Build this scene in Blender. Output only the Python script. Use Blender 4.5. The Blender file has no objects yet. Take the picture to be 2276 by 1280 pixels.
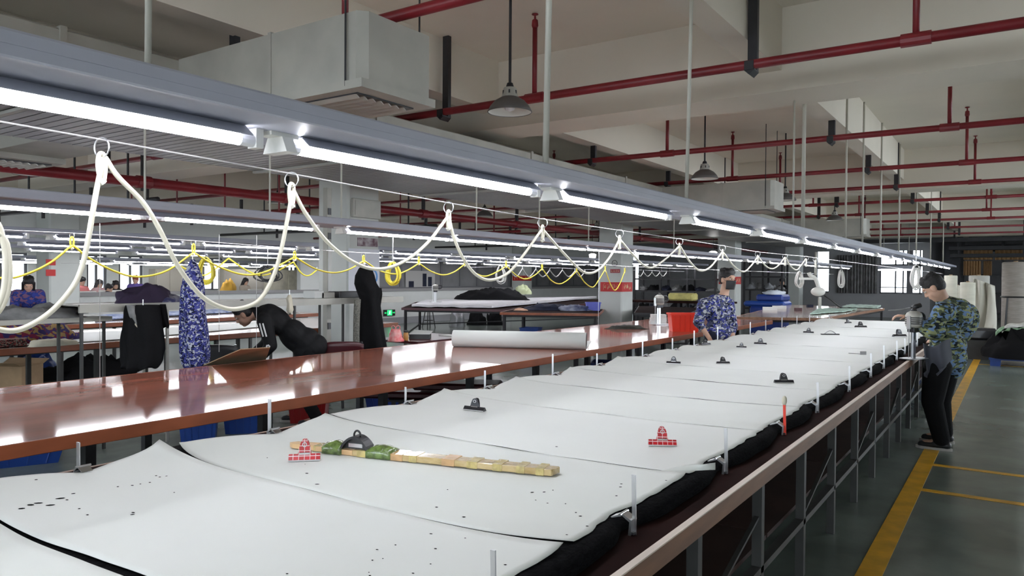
import bpy, bmesh, math, random
from mathutils import Vector, Matrix, Quaternion, noise
random.seed(7)
scene = bpy.context.scene
COL = scene.collection
PI = math.pi
# ---------------------------------------------------------------- camera, world, exposure
FPX, CX, CY = 1650.0, 1138.0, 640.0
YAW, PITCH, ROLL, CAMZ = math.radians(34.2), math.atan(23.6/1650), .0067, 1.55
_f0 = Vector((-math.sin(YAW), math.cos(YAW), 0)); _r0 = Vector((math.cos(YAW), math.sin(YAW), 0)); _z = Vector((0, 0, 1))
FW = math.cos(PITCH)*_f0 - math.sin(PITCH)*_z
_up = math.cos(PITCH)*_z + math.sin(PITCH)*_f0
RT = math.cos(ROLL)*_r0 + math.sin(ROLL)*_up
UP = math.cos(ROLL)*_up - math.sin(ROLL)*_r0
CAM = Vector((0, 0, CAMZ))
cd = bpy.data.cameras.new('camera'); cam = bpy.data.objects.new('camera', cd); COL.objects.link(cam)
cam.matrix_world = Matrix(((RT.x, UP.x, -FW.x, 0), (RT.y, UP.y, -FW.y, 0), (RT.z, UP.z, -FW.z, CAMZ), (0, 0, 0, 1)))
cd.sensor_width = 36; cd.lens = 36*FPX/2276; cd.clip_start = .05; cd.clip_end = 200
scene.camera = cam
scene.view_settings.view_transform = 'Standard'; scene.view_settings.look = 'None'
scene.view_settings.exposure = 0.66; scene.view_settings.gamma = 1
scene.view_settings.use_curve_mapping = False
TUBE_E = 26.0
W = bpy.data.worlds.new('world'); scene.world = W; W.use_nodes = True
W.node_tree.nodes['Background'].inputs[0].default_value = (.82, .91, 1.0, 1)
W.node_tree.nodes['Background'].inputs[1].default_value = 5.2
scene.cycles.max_bounces = 7; scene.cycles.diffuse_bounces = 4
scene.cycles.sample_clamp_indirect = 6

def at(px, py, ax, v):                     # the point where the sight line through a pixel meets the plane x, y or z = v
    d = FW + (px-CX)/FPX*RT - (py-CY)/FPX*UP
    i = 'xyz'.index(ax)
    return CAM + d*((v-CAM[i])/d[i])

# ---------------------------------------------------------------- helpers
class MB:
    def __init__(s): s.v = []; s.f = []; s.m = []
    def add(s, vs, fs, mi=0):
        b = len(s.v); s.v += [tuple(v) for v in vs]
        s.f += [tuple(b+i for i in f) for f in fs]; s.m += [mi]*len(fs); return s
    def box(s, x0, x1, y0, y1, z0, z1, mi=0):
        return s.add([(x0,y0,z0),(x1,y0,z0),(x1,y1,z0),(x0,y1,z0),(x0,y0,z1),(x1,y0,z1),(x1,y1,z1),(x0,y1,z1)],
                     [(0,3,2,1),(4,5,6,7),(0,1,5,4),(1,2,6,5),(2,3,7,6),(3,0,4,7)], mi)
    def prism(s, pts, axis, a, b, mi=0):   # polygon (2-d) extruded along an axis
        n = len(pts)
        def P(p, t): return {'x': (t, p[0], p[1]), 'y': (p[0], t, p[1]), 'z': (p[0], p[1], t)}[axis]
        vs = [P(p, a) for p in pts] + [P(p, b) for p in pts]
        fs = [tuple(range(n-1, -1, -1)), tuple(range(n, 2*n))] + [(i, (i+1) % n, n+(i+1) % n, n+i) for i in range(n)]
        return s.add(vs, fs, mi)
    def bar(s, p0, p1, w, h=None, mi=0, upv=(0, 0, 1)):
        h = h or w; p0 = Vector(p0); p1 = Vector(p1); d = (p1-p0).normalized(); u = Vector(upv)
        if abs(d.dot(u)) > .98: u = Vector((1, 0, 0))
        a = d.cross(u).normalized(); b = a.cross(d).normalized()
        vs = [p + a*(i*w/2) + b*(j*h/2) for p in (p0, p1) for i, j in ((-1,-1),(1,-1),(1,1),(-1,1))]
        return s.add(vs, [(0,1,2,3),(7,6,5,4),(0,4,5,1),(1,5,6,2),(2,6,7,3),(3,7,4,0)], mi)
    def tube(s, path, r, seg=8, closed=False, mi=0):
        P = [Vector(p) for p in path]; n = len(P); R = r if callable(r) else (lambda t: r)
        t0 = (P[1]-P[0]).normalized(); u = Vector((0,0,1)) if abs(t0.z) < .9 else Vector((1,0,0))
        a = t0.cross(u).normalized(); vs = []
        for i in range(n):
            t = (P[(i+1) % n]-P[i-1]) if closed else (P[min(i+1, n-1)]-P[max(i-1, 0)])
            t = t.normalized() if t.length > 1e-9 else t0
            a = (a - t*a.dot(t)).normalized(); b = t.cross(a)
            rr = R(i/(n-1))
            vs += [P[i] + (a*math.cos(k*2*PI/seg) + b*math.sin(k*2*PI/seg))*rr for k in range(seg)]
        fs = []
        for i in range(n if closed else n-1):
            j = (i+1) % n
            fs += [(i*seg+k, i*seg+(k+1) % seg, j*seg+(k+1) % seg, j*seg+k) for k in range(seg)]
        if not closed: fs += [tuple(range(seg-1, -1, -1)), tuple((n-1)*seg+k for k in range(seg))]
        return s.add(vs, fs, mi)
    def lathe(s, prof, c=(0,0,0), seg=20, mi=0, cap=True):
        vs = [(c[0]+r*math.cos(k*2*PI/seg), c[1]+r*math.sin(k*2*PI/seg), c[2]+z) for r, z in prof for k in range(seg)]
        fs = [(i*seg+k, i*seg+(k+1) % seg, (i+1)*seg+(k+1) % seg, (i+1)*seg+k) for i in range(len(prof)-1) for k in range(seg)]
        if cap: fs += [tuple(range(seg-1, -1, -1)), tuple((len(prof)-1)*seg+k for k in range(seg))]
        return s.add(vs, fs, mi)
    def loft(s, rings, mi=0, cap=True):
        n = len(rings[0]); vs = [p for r in rings for p in r]
        fs = [(i*n+k, i*n+(k+1) % n, (i+1)*n+(k+1) % n, (i+1)*n+k) for i in range(len(rings)-1) for k in range(n)]
        if cap: fs += [tuple(range(n-1, -1, -1)), tuple((len(rings)-1)*n+k for k in range(n))]
        return s.add(vs, fs, mi)
    def grid(s, fn, nu, nv, mi=0):
        vs = [fn(i/nu, j/nv) for i in range(nu+1) for j in range(nv+1)]
        fs = [(i*(nv+1)+j, (i+1)*(nv+1)+j, (i+1)*(nv+1)+j+1, i*(nv+1)+j+1) for i in range(nu) for j in range(nv)]
        return s.add(vs, fs, mi)
    def sheet(s, fn, nu, nv, th=.002, mi=0):  # a grid with thickness: top fn, bottom fn - th
        s.grid(fn, nu, nv, mi)
        b = len(s.v); s.grid(lambda u, v: tuple(Vector(fn(u, v))-Vector((0, 0, th))), nu, nv, mi)
        a = b-(nu+1)*(nv+1); m = nv+1
        k = len(s.f)-nu*nv
        for q in range(k, len(s.f)): s.f[q] = s.f[q][::-1]
        rim = [j for j in range(m)] + [i*m+nv for i in range(1, nu+1)] + [nu*m+j for j in range(nv-1, -1, -1)] + [i*m for i in range(nu-1, 0, -1)]
        for q in range(len(rim)):
            i, j = rim[q], rim[(q+1) % len(rim)]
            s.f.append((a+i, a+j, b+j, b+i)); s.m.append(mi)
        return s
    def ell(s, c, r, rot=None, seg=14, ri=9, mi=0):
        vs = []; c = Vector(c); q = rot or Quaternion()
        for i in range(1, ri):
            th = PI*i/ri
            for k in range(seg):
                ph = 2*PI*k/seg
                vs.append(c + q @ Vector((r[0]*math.sin(th)*math.cos(ph), r[1]*math.sin(th)*math.sin(ph), r[2]*math.cos(th))))
        vs += [c + q @ Vector((0, 0, r[2])), c - q @ Vector((0, 0, r[2]))]; T, B = len(vs)-2, len(vs)-1
        fs = [(i*seg+k, (i+1)*seg+k, (i+1)*seg+(k+1) % seg, i*seg+(k+1) % seg) for i in range(ri-2) for k in range(seg)]
        fs += [(T, k, (k+1) % seg) for k in range(seg)] + [(B, (ri-2)*seg+(k+1) % seg, (ri-2)*seg+k) for k in range(seg)]
        return s.add(vs, fs, mi)
    def cap(s, p0, r0, p1, r1, seg=12, mi=0):  # round cone
        p0 = Vector(p0); p1 = Vector(p1); d = (p1-p0); L = d.length
        if L < 1e-6: return s.ell(p0, (r0,)*3, mi=mi)
        d /= L; q = Vector((0, 0, 1)).rotation_difference(d); rings = []
        for k in (.08, .35, .65, .9):
            a = PI/2*(1-k); rings.append((r0*math.cos(a), -r0*math.sin(a)))
        rings.append((r0, 0)); rings.append((r1, L))
        for k in (.9, .65, .35, .08):
            a = PI/2*(1-k); rings.append((r1*math.cos(a), L+r1*math.sin(a)))
        R = [[p0 + q @ Vector((r*math.cos(t*2*PI/seg), r*math.sin(t*2*PI/seg), z)) for t in range(seg)] for r, z in rings]
        return s.loft(R, mi)
    def mesh(s, name, mats, smooth=False):
        me = bpy.data.meshes.new(name); me.from_pydata(s.v, [], s.f)
        for m in (mats if isinstance(mats, (list, tuple)) else [mats]): me.materials.append(m)
        me.polygons.foreach_set('material_index', s.m)
        if smooth: me.polygons.foreach_set('use_smooth', [True]*len(s.f))
        me.update(); return me
    def build(s, name, mats, parent=None, smooth=False, world=True, bevel=0, solid=0, loc=None, fix=False):
        me = s.mesh(name, mats, smooth)
        if fix or bevel:
            bm = bmesh.new(); bm.from_mesh(me)
            bmesh.ops.recalc_face_normals(bm, faces=bm.faces)
            if bevel:
                bmesh.ops.bevel(bm, geom=[e for e in bm.edges if e.is_manifold and e.calc_face_angle(0) > .6], offset=bevel, segments=1, affect='EDGES', clamp_overlap=True)
            bm.to_mesh(me); bm.free()
        o = bpy.data.objects.new(name, me); COL.objects.link(o)
        if loc is not None: o.location = loc
        if parent:
            o.parent = parent
            if world and loc is None: o.location = -wloc(parent)
        if solid:
            m = o.modifiers.new('s', 'SOLIDIFY'); m.thickness = solid; m.offset = 0
        return o
def wloc(o):
    v = Vector((0, 0, 0))
    while o: v = v + o.location; o = o.parent
    return v
def tag(o, label=None, cat=None, group=None, kind=None):
    if label: o['label'] = label
    if cat: o['category'] = cat
    if group: o['group'] = group
    if kind: o['kind'] = kind
    return o
def thing(name, label, cat, loc=(0,0,0), rz=0, group=None):
    o = bpy.data.objects.new(name, None); COL.objects.link(o); o.location = loc; o.rotation_euler = (0, 0, rz)
    o.empty_display_size = .1
    return tag(o, label, cat, group)
def struct(o): o['kind'] = 'structure'; return o
def kids(o): return [c for c in bpy.data.objects if c.parent == o]
def dup(root, loc, rz=0, label=None, group=None, tree=None, scale=None):
    r = root.copy(); COL.objects.link(r); r.location = loc; r.rotation_euler = (0, 0, rz)
    if scale: r.scale = scale
    if label: r['label'] = label
    if group: r['group'] = group
    for ch, gs in (tree or [(c, kids(c)) for c in kids(root)]):
        c = ch.copy(); COL.objects.link(c); c.parent = r
        for g in gs:
            d = g.copy(); COL.objects.link(d); d.parent = c
    return r
def treeof(root): return [(c, kids(c)) for c in kids(root)]
ORD = ['nearest', 'second', 'third', 'fourth', 'fifth', 'sixth', 'seventh', 'eighth', 'ninth', 'tenth', 'eleventh', 'twelfth', 'thirteenth', 'fourteenth', 'fifteenth',
       'sixteenth', 'seventeenth', 'eighteenth', 'nineteenth', 'twentieth', 'twenty-first', 'twenty-second']
def spline(pts, n=8):                       # Catmull-Rom through points
    P = [Vector(p) for p in pts]; P = [P[0]*2-P[1]] + P + [P[-1]*2-P[-2]]; out = []
    for i in range(1, len(P)-2):
        for k in range(n):
            t = k/n; a, b, c, d = P[i-1], P[i], P[i+1], P[i+2]
            out.append(.5*((2*b) + (c-a)*t + (2*a-5*b+4*c-d)*t*t + (3*b-a-3*c+d)*t*t*t))
    return out + [P[-2]]
def nz(x, y=0, z=0): return noise.noise(Vector((x, y, z)))

# ---------------------------------------------------------------- materials
MATS = {}
def mat(name, col, rough=.6, metal=0, coat=0, var=0, vscale=4, bump=0, bscale=30, emit=None, es=0, alpha=1, stretch=(1,1,1), col2=None, spec=.5):
    if name in MATS: return MATS[name]
    m = bpy.data.materials.new(name); m.use_nodes = True; nt = m.node_tree; b = nt.nodes['Principled BSDF']
    b.inputs['Base Color'].default_value = (*col, 1); b.inputs['Roughness'].default_value = rough
    b.inputs['Metallic'].default_value = metal; b.inputs['Coat Weight'].default_value = coat
    b.inputs['Specular IOR Level'].default_value = spec
    if coat: b.inputs['Coat Roughness'].default_value = .07
    if emit: b.inputs['Emission Color'].default_value = (*emit, 1); b.inputs['Emission Strength'].default_value = es
    if alpha < 1: b.inputs['Alpha'].default_value = alpha
    if var or bump or col2:
        tc = nt.nodes.new('ShaderNodeTexCoord'); mp = nt.nodes.new('ShaderNodeMapping'); mp.inputs['Scale'].default_value = stretch
        nt.links.new(tc.outputs['Object'], mp.inputs['Vector'])
    if var or col2:
        n = nt.nodes.new('ShaderNodeTexNoise'); n.inputs['Scale'].default_value = vscale; n.inputs['Detail'].default_value = 5
        nt.links.new(mp.outputs[0], n.inputs['Vector'])
        r = nt.nodes.new('ShaderNodeValToRGB'); c2 = col2 or tuple(c*(1-var) for c in col)
        r.color_ramp.elements[0].position = .35; r.color_ramp.elements[1].position = .65
        r.color_ramp.elements[0].color = (*c2, 1); r.color_ramp.elements[1].color = (*(col if col2 else tuple(min(1, c*(1+var*.5)) for c in col)), 1)
        nt.links.new(n.outputs['Fac'], r.inputs[0]); nt.links.new(r.outputs[0], b.inputs['Base Color'])
    if bump:
        n2 = nt.nodes.new('ShaderNodeTexNoise'); n2.inputs['Scale'].default_value = bscale; n2.inputs['Detail'].default_value = 3
        nt.links.new(mp.outputs[0], n2.inputs['Vector'])
        bu = nt.nodes.new('ShaderNodeBump'); bu.inputs['Strength'].default_value = bump; bu.inputs['Distance'].default_value = .01
        nt.links.new(n2.outputs['Fac'], bu.inputs['Height']); nt.links.new(bu.outputs[0], b.inputs['Normal'])
    MATS[name] = m; return m
def camo(name, cols, scale=22, pos=None, stretch=(1, 1, 1.3)):
    m = bpy.data.materials.new(name); m.use_nodes = True; nt = m.node_tree; b = nt.nodes['Principled BSDF']; b.inputs['Roughness'].default_value = .85; b.inputs['Specular IOR Level'].default_value = .2
    tc = nt.nodes.new('ShaderNodeTexCoord'); prev = None
    for i, c in enumerate(cols):                       # blobs of each colour laid over the ones before
        if i == 0: prev = c; continue
        mp = nt.nodes.new('ShaderNodeMapping'); mp.inputs['Scale'].default_value = stretch; mp.inputs['Location'].default_value = (i*3.7, i*5.1, i*2.3)
        n = nt.nodes.new('ShaderNodeTexNoise'); n.inputs['Scale'].default_value = scale*(1+.15*i); n.inputs['Detail'].default_value = 1.0; n.inputs['Distortion'].default_value = .6
        g = nt.nodes.new('ShaderNodeMath'); g.operation = 'GREATER_THAN'; g.inputs[1].default_value = (.0, .47, .545, .56, .57)[i]
        x = nt.nodes.new('ShaderNodeMix'); x.data_type = 'RGBA'
        nt.links.new(tc.outputs['Object'], mp.inputs['Vector']); nt.links.new(mp.outputs[0], n.inputs['Vector']); nt.links.new(n.outputs['Fac'], g.inputs[0]); nt.links.new(g.outputs[0], x.inputs['Factor'])
        if i == 1: x.inputs['A'].default_value = (*cols[0], 1)
        else: nt.links.new(prev, x.inputs['A'])
        x.inputs['B'].default_value = (*c, 1); prev = x.outputs['Result']
    nt.links.new(prev, b.inputs['Base Color'])
    return m
M_ceil = mat('ceiling_paint', (.76, .70, .60), .9, var=.06, vscale=.7)
M_wallw = mat('white_wall_paint', (.68, .69, .67), .7, var=.04, vscale=1.5)
M_pillar = mat('pillar_paint', (.60, .62, .59), .6, var=.05, vscale=2)
M_floor = mat('green_floor_paint', (.175, .208, .185), .24, var=.28, vscale=1.6, bump=.05, bscale=9)
M_line = mat('yellow_floor_paint', (.78, .42, .03), .35, var=.22, vscale=7)
M_trough = mat('grey_trough_paint', (.42, .43, .50), .5, var=.05, vscale=3)
M_white = mat('white_enamel', (.80, .79, .74), .4, var=.03, vscale=8)
M_tube = mat('lit_tube', (1, 1, 1), .3, emit=(.95, .96, 1.0), es=TUBE_E)
M_glass = mat('frosted_cap', (.8, .8, .82), .3)
M_steel = mat('bare_steel', (.62, .62, .63), .28, metal=1)
M_wire = mat('galvanised_wire', (.55, .54, .54), .35, metal=.8)
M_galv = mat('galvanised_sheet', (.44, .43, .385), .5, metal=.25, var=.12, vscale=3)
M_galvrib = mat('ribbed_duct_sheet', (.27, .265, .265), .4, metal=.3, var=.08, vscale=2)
M_red = mat('red_pipe_paint', (.21, .012, .018), .42, var=.2, vscale=3)
M_black = mat('black_steel', (.018, .017, .02), .5, var=.2, vscale=5)
M_pole = mat('cream_pole_paint', (.55, .53, .46), .5, var=.1, vscale=3)
M_lam = mat('red_brown_laminate', (.31, .095, .055), .5, coat=.85, spec=.1, var=.22, vscale=1.3, bump=.16, bscale=4, stretch=(3, .8, 1))
M_lamedge = mat('laminate_edge', (.30, .085, .035), .35, var=.2, vscale=9, stretch=(1, .4, 1))
M_rail = mat('worn_wood_edge', (.25, .125, .07), .5, var=.25, vscale=6, stretch=(4, .5, 4))
M_railtop = mat('pale_wood', (.78, .66, .56), .45, var=.2, vscale=6, stretch=(4, .4, 4))
M_darktop = mat('dark_table_top', (.020, .008, .007), .85, spec=.04, var=.3, vscale=4)
M_leg = mat('grey_leg_paint', (.06, .06, .058), .5, var=.15, vscale=6)
M_board = mat('dark_shelf_board', (.055, .028, .022), .6, var=.3, vscale=5)
M_paper = mat('marker_paper', (.73, .75, .715), .55, var=.035, vscale=1.1, bump=.06, bscale=3)
M_paper2 = mat('marker_paper_warm', (.715, .74, .70), .55, var=.05, vscale=1.4, bump=.06, bscale=4)
M_fab = mat('black_layered_fabric', (.007, .007, .008), .95, spec=.05, var=.4, vscale=30, bump=.6, bscale=60, stretch=(1, 1, 6))
M_hose = mat('cream_hose', (.66, .62, .50), .35)
M_yel = mat('yellow_cable', (.78, .66, .06), .4)
M_blackc = mat('black_cloth', (.009, .009, .010), .9, spec=.15, bump=.3, bscale=60)
M_navy = mat('navy_cloth', (.010, .013, .032), .9, var=.3, vscale=8)
M_blue = mat('blue_plastic', (.014, .055, .27), .4, var=.12, vscale=5)
M_redp = mat('red_plastic', (.78, .045, .02), .35, var=.05, vscale=5)
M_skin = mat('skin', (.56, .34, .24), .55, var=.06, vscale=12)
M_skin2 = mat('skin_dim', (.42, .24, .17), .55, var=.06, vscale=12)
M_hair = mat('black_hair', (.012, .011, .012), .55, bump=.8, bscale=90)
M_greyw = mat('grey_wall_paint', (.30, .30, .31), .6, var=.08, vscale=1)
M_frame = mat('dark_window_frame', (.12, .12, .13), .5)
M_card = mat('brown_cardboard', (.42, .29, .17), .85, var=.12, vscale=5)
M_chair = mat('dark_red_leatherette', (.06, .008, .012), .35)
M_blackp = mat('black_plastic', (.02, .02, .022), .4)
M_cream = mat('cream_cloth', (.62, .58, .46), .9, var=.15, vscale=6)
M_grout = mat('grey_cloth', (.22, .22, .22), .9, var=.3, vscale=10)
M_windowg = None
# ================================================================ the setting
XL, XR, YB, YF, ZC = -27.0, 6.0, -6.0, 41.0, 3.90
ROOM_L = -16.8
fl = struct(MB().box(XL, XR, YB, YF, -.2, 0).build('floor', M_floor))
def line(p0, p1, w):
    d = (Vector(p1)-Vector(p0)); n = Vector((-d.y, d.x)).normalized()*w/2; p0 = Vector(p0); p1 = Vector(p1)
    pts = [p0+n, p0-n, p1-n, p1+n]
    MB().add([(p.x, p.y, .001) for p in pts]+[(p.x, p.y, .004) for p in pts], [(4,5,6,7),(0,3,2,1),(0,1,5,4),(1,2,6,5),(2,3,7,6),(3,0,4,7)]).build('painted_line', M_line, fl, fix=True)
line((-.62, 3.0), (-.62, 30), .12)
line((-.56, 6.23), (3.5, 6.23), .07); line((-.56, 7.13), (3.5, 7.13), .07)
line((-.56, 16.2), (3.5, 16.2), .07)
ce = struct(MB().box(XL, XR, YB, YF, ZC, ZC+.2).build('ceiling', M_ceil))
BEAMS_Y = (-1.5, 6.95, 15.4, 23.85, 32.3)
k = 0
for y in BEAMS_Y:
    k += 1; struct(MB().box(XL, XR, y-.3, y+.3, 3.18, ZC).build('trim_%d' % k, M_ceil))
seg_y = [YB] + [v for y in BEAMS_Y for v in (y-.3, y+.3)] + [YF]
for x in (1.2, -1.815, -4.82, -10.7, -13.7, -19.6, -22.6):
    for a, b in zip(seg_y[::2], seg_y[1::2]):
        k += 1; struct(MB().box(x-.105, x+.105, a, b, 3.36, ZC).build('trim_%d' % k, M_ceil))
for x in (-7.7, -16.5):
    for a, b in zip(seg_y[::2], seg_y[1::2]):
        k += 1; struct(MB().box(x-.18, x+.18, a, b, 3.22, ZC).build('trim_%d' % k, M_ceil))
PIL = (7.28, 15.62, 23.85, 32.3); PIL2 = (7.45, 15.6, 24.9, 32.3)
for x in (-7.7, -16.45):
    for yy in (PIL if x > -8 else PIL2):
        p = MB()
        c = .03
        p.prism([(x-.3+c, yy-.3), (x+.3-c, yy-.3), (x+.3, yy-.3+c), (x+.3, yy+.3-c), (x+.3-c, yy+.3), (x-.3+c, yy+.3), (x-.3, yy+.3-c), (x-.3, yy-.3+c)], 'z', 0, 3.18)
        struct(p.build('pillar', M_pillar, fix=True))
# right wall: window band open to the sky
yw = YB; n = 0
yw = 8.5
m = MB(); m.box(XR, XR+.25, YB, YF, 0, 1.0); m.box(XR, XR+.25, YB, YF, 3.1, ZC); m.box(XR, XR+.25, YB, yw, 1.0, 3.1)
while yw < 31.5:
    m.box(XR, XR+.25, yw, yw+.5, 1.0, 3.1); yw += 3.0
m.box(XR, XR+.25, yw-2.5, YF, 1.0, 3.1)
struct(m.build('wall_right', M_wallw))
yw = 9.0
while yw < 29.5:
    n += 1
    w = MB()
    w.box(XR+.10, XR+.15, yw, yw+2.5, 1.0, 1.05); w.box(XR+.10, XR+.15, yw, yw+2.5, 3.05, 3.1)
    for t in (0, .82, 1.64, 2.45): w.box(XR+.10, XR+.15, yw+t, yw+t+.05, 1.05, 3.05)
    struct(w.build('window_%d' % n, M_frame))
    yw += 3.0
NWIN = n
# near wall behind the camera; its unseen windows are added to light the beams
m = MB(); m.box(XL, XR, YB-.2, YB, 0, 1.0); m.box(XL, XR, YB-.2, YB, 3.1, ZC); m.box(XL, -14.5, YB-.2, YB, 1.0, 3.1)
xw = -14.5
while xw < XR-.6:
    m.box(xw, xw+.5, YB-.2, YB, 1.0, 3.1); n += 1
    w = MB(); w.box(xw+.5, xw+3, YB-.14, YB-.08, 1.0, 1.05); w.box(xw+.5, xw+3, YB-.14, YB-.08, 3.05, 3.1)
    for t in (0, .82, 1.64, 2.45): w.box(xw+.5+t, xw+.55+t, YB-.14, YB-.08, 1.05, 3.05)
    struct(w.build('window_%d' % n, M_frame)); xw += 3.0
m.box(xw, XR, YB-.2, YB, 1.0, 3.1)
struct(m.build('wall_near', M_wallw))
# far left wall of the next room with window openings
OPEN = []
for a, b in ((-60, 62), (193, 238), (264, 318), (452, 496), (640, 660)):
    OPEN.append((at(a, 620, 'x', XL).y, at(b, 620, 'x', XL).y))
m = MB(); m.box(XL-.2, XL, YB, YF, 0, .95); m.box(XL-.2, XL, YB, YF, 2.25, ZC)
y0 = YB
for a, b in OPEN:
    if a > y0: m.box(XL-.2, XL, y0, a, .95, 2.25)
    y0 = b
m.box(XL-.2, XL, y0, YF, .95, 2.25)
struct(m.build('wall_left', M_wallw))
for a, b in OPEN:
    n += 1; w = MB(); w.box(XL-.12, XL-.06, a, b, .95, 1.01); w.box(XL-.12, XL-.06, a, b, 2.19, 2.25)
    for t in (0, .5, 1): yy = a+(b-a-.09)*t; w.box(XL-.12, XL-.06, yy, yy+.09, 1.01, 2.19)
    struct(w.build('window_%d' % n, M_frame))
# partition between the hall and the next room
m = MB(); m.box(ROOM_L-.1, ROOM_L+.05, YB, 33, 0, 1.08); m.box(ROOM_L-.1, ROOM_L+.05, YB, 33, 2.2, 3.22)
Yp = at(600, 640, 'x', ROOM_L).y; Yq = 17.0
m.box(ROOM_L-.1, ROOM_L+.05, 14.0, 15.1, 1.08, 2.2)
struct(m.build('wall_partition', M_wallw))
m = MB(); m.box(ROOM_L-.13, ROOM_L+.12, YB, 33, 1.08, 1.16)
struct(m.build('trim_sill', mat('grey_sill', (.28, .27, .27), .5)))
m = MB(); m.box(ROOM_L+.05, ROOM_L+.065, YB, 33, 0, .22)
struct(m.build('baseboard_left', M_greyw))
M_pane = mat('grey_blind_pane', (.17, .17, .175), .35, var=.25, vscale=1.2)
yy = 16.1
while yy < 32:
    n += 1
    w = MB(); w.box(ROOM_L-.05, ROOM_L, yy, yy+2.1, 1.16, 1.22); w.box(ROOM_L-.05, ROOM_L, yy, yy+2.1, 2.14, 2.2)
    for t in (0, 1.02, 2.04): w.box(ROOM_L-.05, ROOM_L, yy+t, yy+t+.06, 1.22, 2.14)
    wo = struct(w.build('window_%d' % n, M_frame))
    for t in (.06, 1.08): MB().box(ROOM_L-.03, ROOM_L-.02, yy+t, yy+t+.96, 1.22, 2.14).build('pane', M_pane, wo)
    yy += 2.1
# back wall: half wall, windows, upper wall; and the deep storage bay to the right of it
YW = 34.0
XA = at(2052, 600, 'y', YW).x
m = MB(); m.box(ROOM_L, XR, YW+2.8, YW+3.0, 0, .98)
WB = [at(1816, 600, 'y', YW).x, at(1842, 600, 'y', YW).x, at(1955, 600, 'y', YW).x, at(2050, 600, 'y', YW).x]
m = MB(); m.box(ROOM_L, XA+.25, YW, YW+.2, 0, .98); m.box(ROOM_L, XA+.25, YW, YW+.2, 2.75, ZC)
WL = (at(1404, 600, 'y', YW).x, at(1419, 600, 'y', YW).x)
m.box(WB[1], WB[2], YW, YW+.2, .98, 2.75); m.box(ROOM_L, WL[0], YW, YW+.2, .98, 2.75); m.box(WL[1], WB[0], YW, YW+.2, .98, 2.75); m.box(WB[3], XA+.25, YW, YW+.2, .98, 2.75)
struct(m.build('wall_back', M_greyw))
n += 1; w = MB()
w.box(WB[0], WB[1], YW+.05, YW+.12, .98, 1.05)
w.box(WB[0], WB[1], YW+.05, YW+.12, 2.0, 2.08)
struct(w.build('window_%d' % n, M_frame))
n += 1; w = MB(); w.box(WB[2], WB[3], YW+.05, YW+.12, .98, 1.04); w.box(WB[2], WB[3], YW+.05, YW+.12, 2.1, 2.2)
for t in (.0, .36, .54, .93): w.box(WB[2]+(WB[3]-WB[2])*t, WB[2]+(WB[3]-WB[2])*t+.05, YW+.05, YW+.12, .98, 2.75)
w.box(WB[2]+(WB[3]-WB[2])*.64, WB[2]+(WB[3]-WB[2])*.64+.22, YW+.02, YW+.14, .98, 2.75)
w.box(WB[2], WB[3], YW-.1, YW-.06, 1.22, 1.26)
struct(w.build('window_%d' % n, M_frame))
FO = [at(1806, 600, 'y', YF).x, at(1850, 600, 'y', YF).x, at(1943, 600, 'y', YF).x, at(2058, 600, 'y', YF).x]
m = MB(); m.box(XL, XR, YF, YF+.2, 0, .7); m.box(XL, XR, YF, YF+.2, 3.1, ZC); FL = (at(1398, 600, 'y', YF).x, at(1425, 600, 'y', YF).x); m.box(XL, FL[0], YF, YF+.2, .7, 3.1); m.box(FL[1], FO[0], YF, YF+.2, .7, 3.1); m.box(FO[1], FO[2], YF, YF+.2, .7, 3.1); m.box(FO[3], XR, YF, YF+.2, .7, 3.1)
struct(m.build('wall_far', M_greyw))
struct(MB().box(XL, ROOM_L, 33, 33.2, 0, ZC).build('wall_next_room', M_greyw))
struct(MB().box(XA+.05, XA+.25, YW+.2, YF, 0, ZC).build('wall_store', M_greyw))
n += 1
# dark curtains on the back wall
cm = mat('grey_curtain', (.23, .225, .225), .9, var=.3, vscale=5)
for i, (a, b) in enumerate(((1862, 1886), (1890, 1918), (1922, 1950))):
    xa, xb = at(a, 600, 'y', YW).x, at(b, 600, 'y', YW).x
    o = MB().grid(lambda u, v, xa=xa, xb=xb: (xa+(xb-xa)*u, YW-.12+.05*math.sin(u*26), .98+1.6*v), 48, 2).build('curtain', cm, solid=.01, smooth=True)
    tag(o, ['grey curtain on the back wall, farthest left of three', 'grey curtain in the middle of three on the back wall', 'grey curtain just left of the bright back window'][i], 'curtain', 'grey curtains on the back wall')

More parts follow.
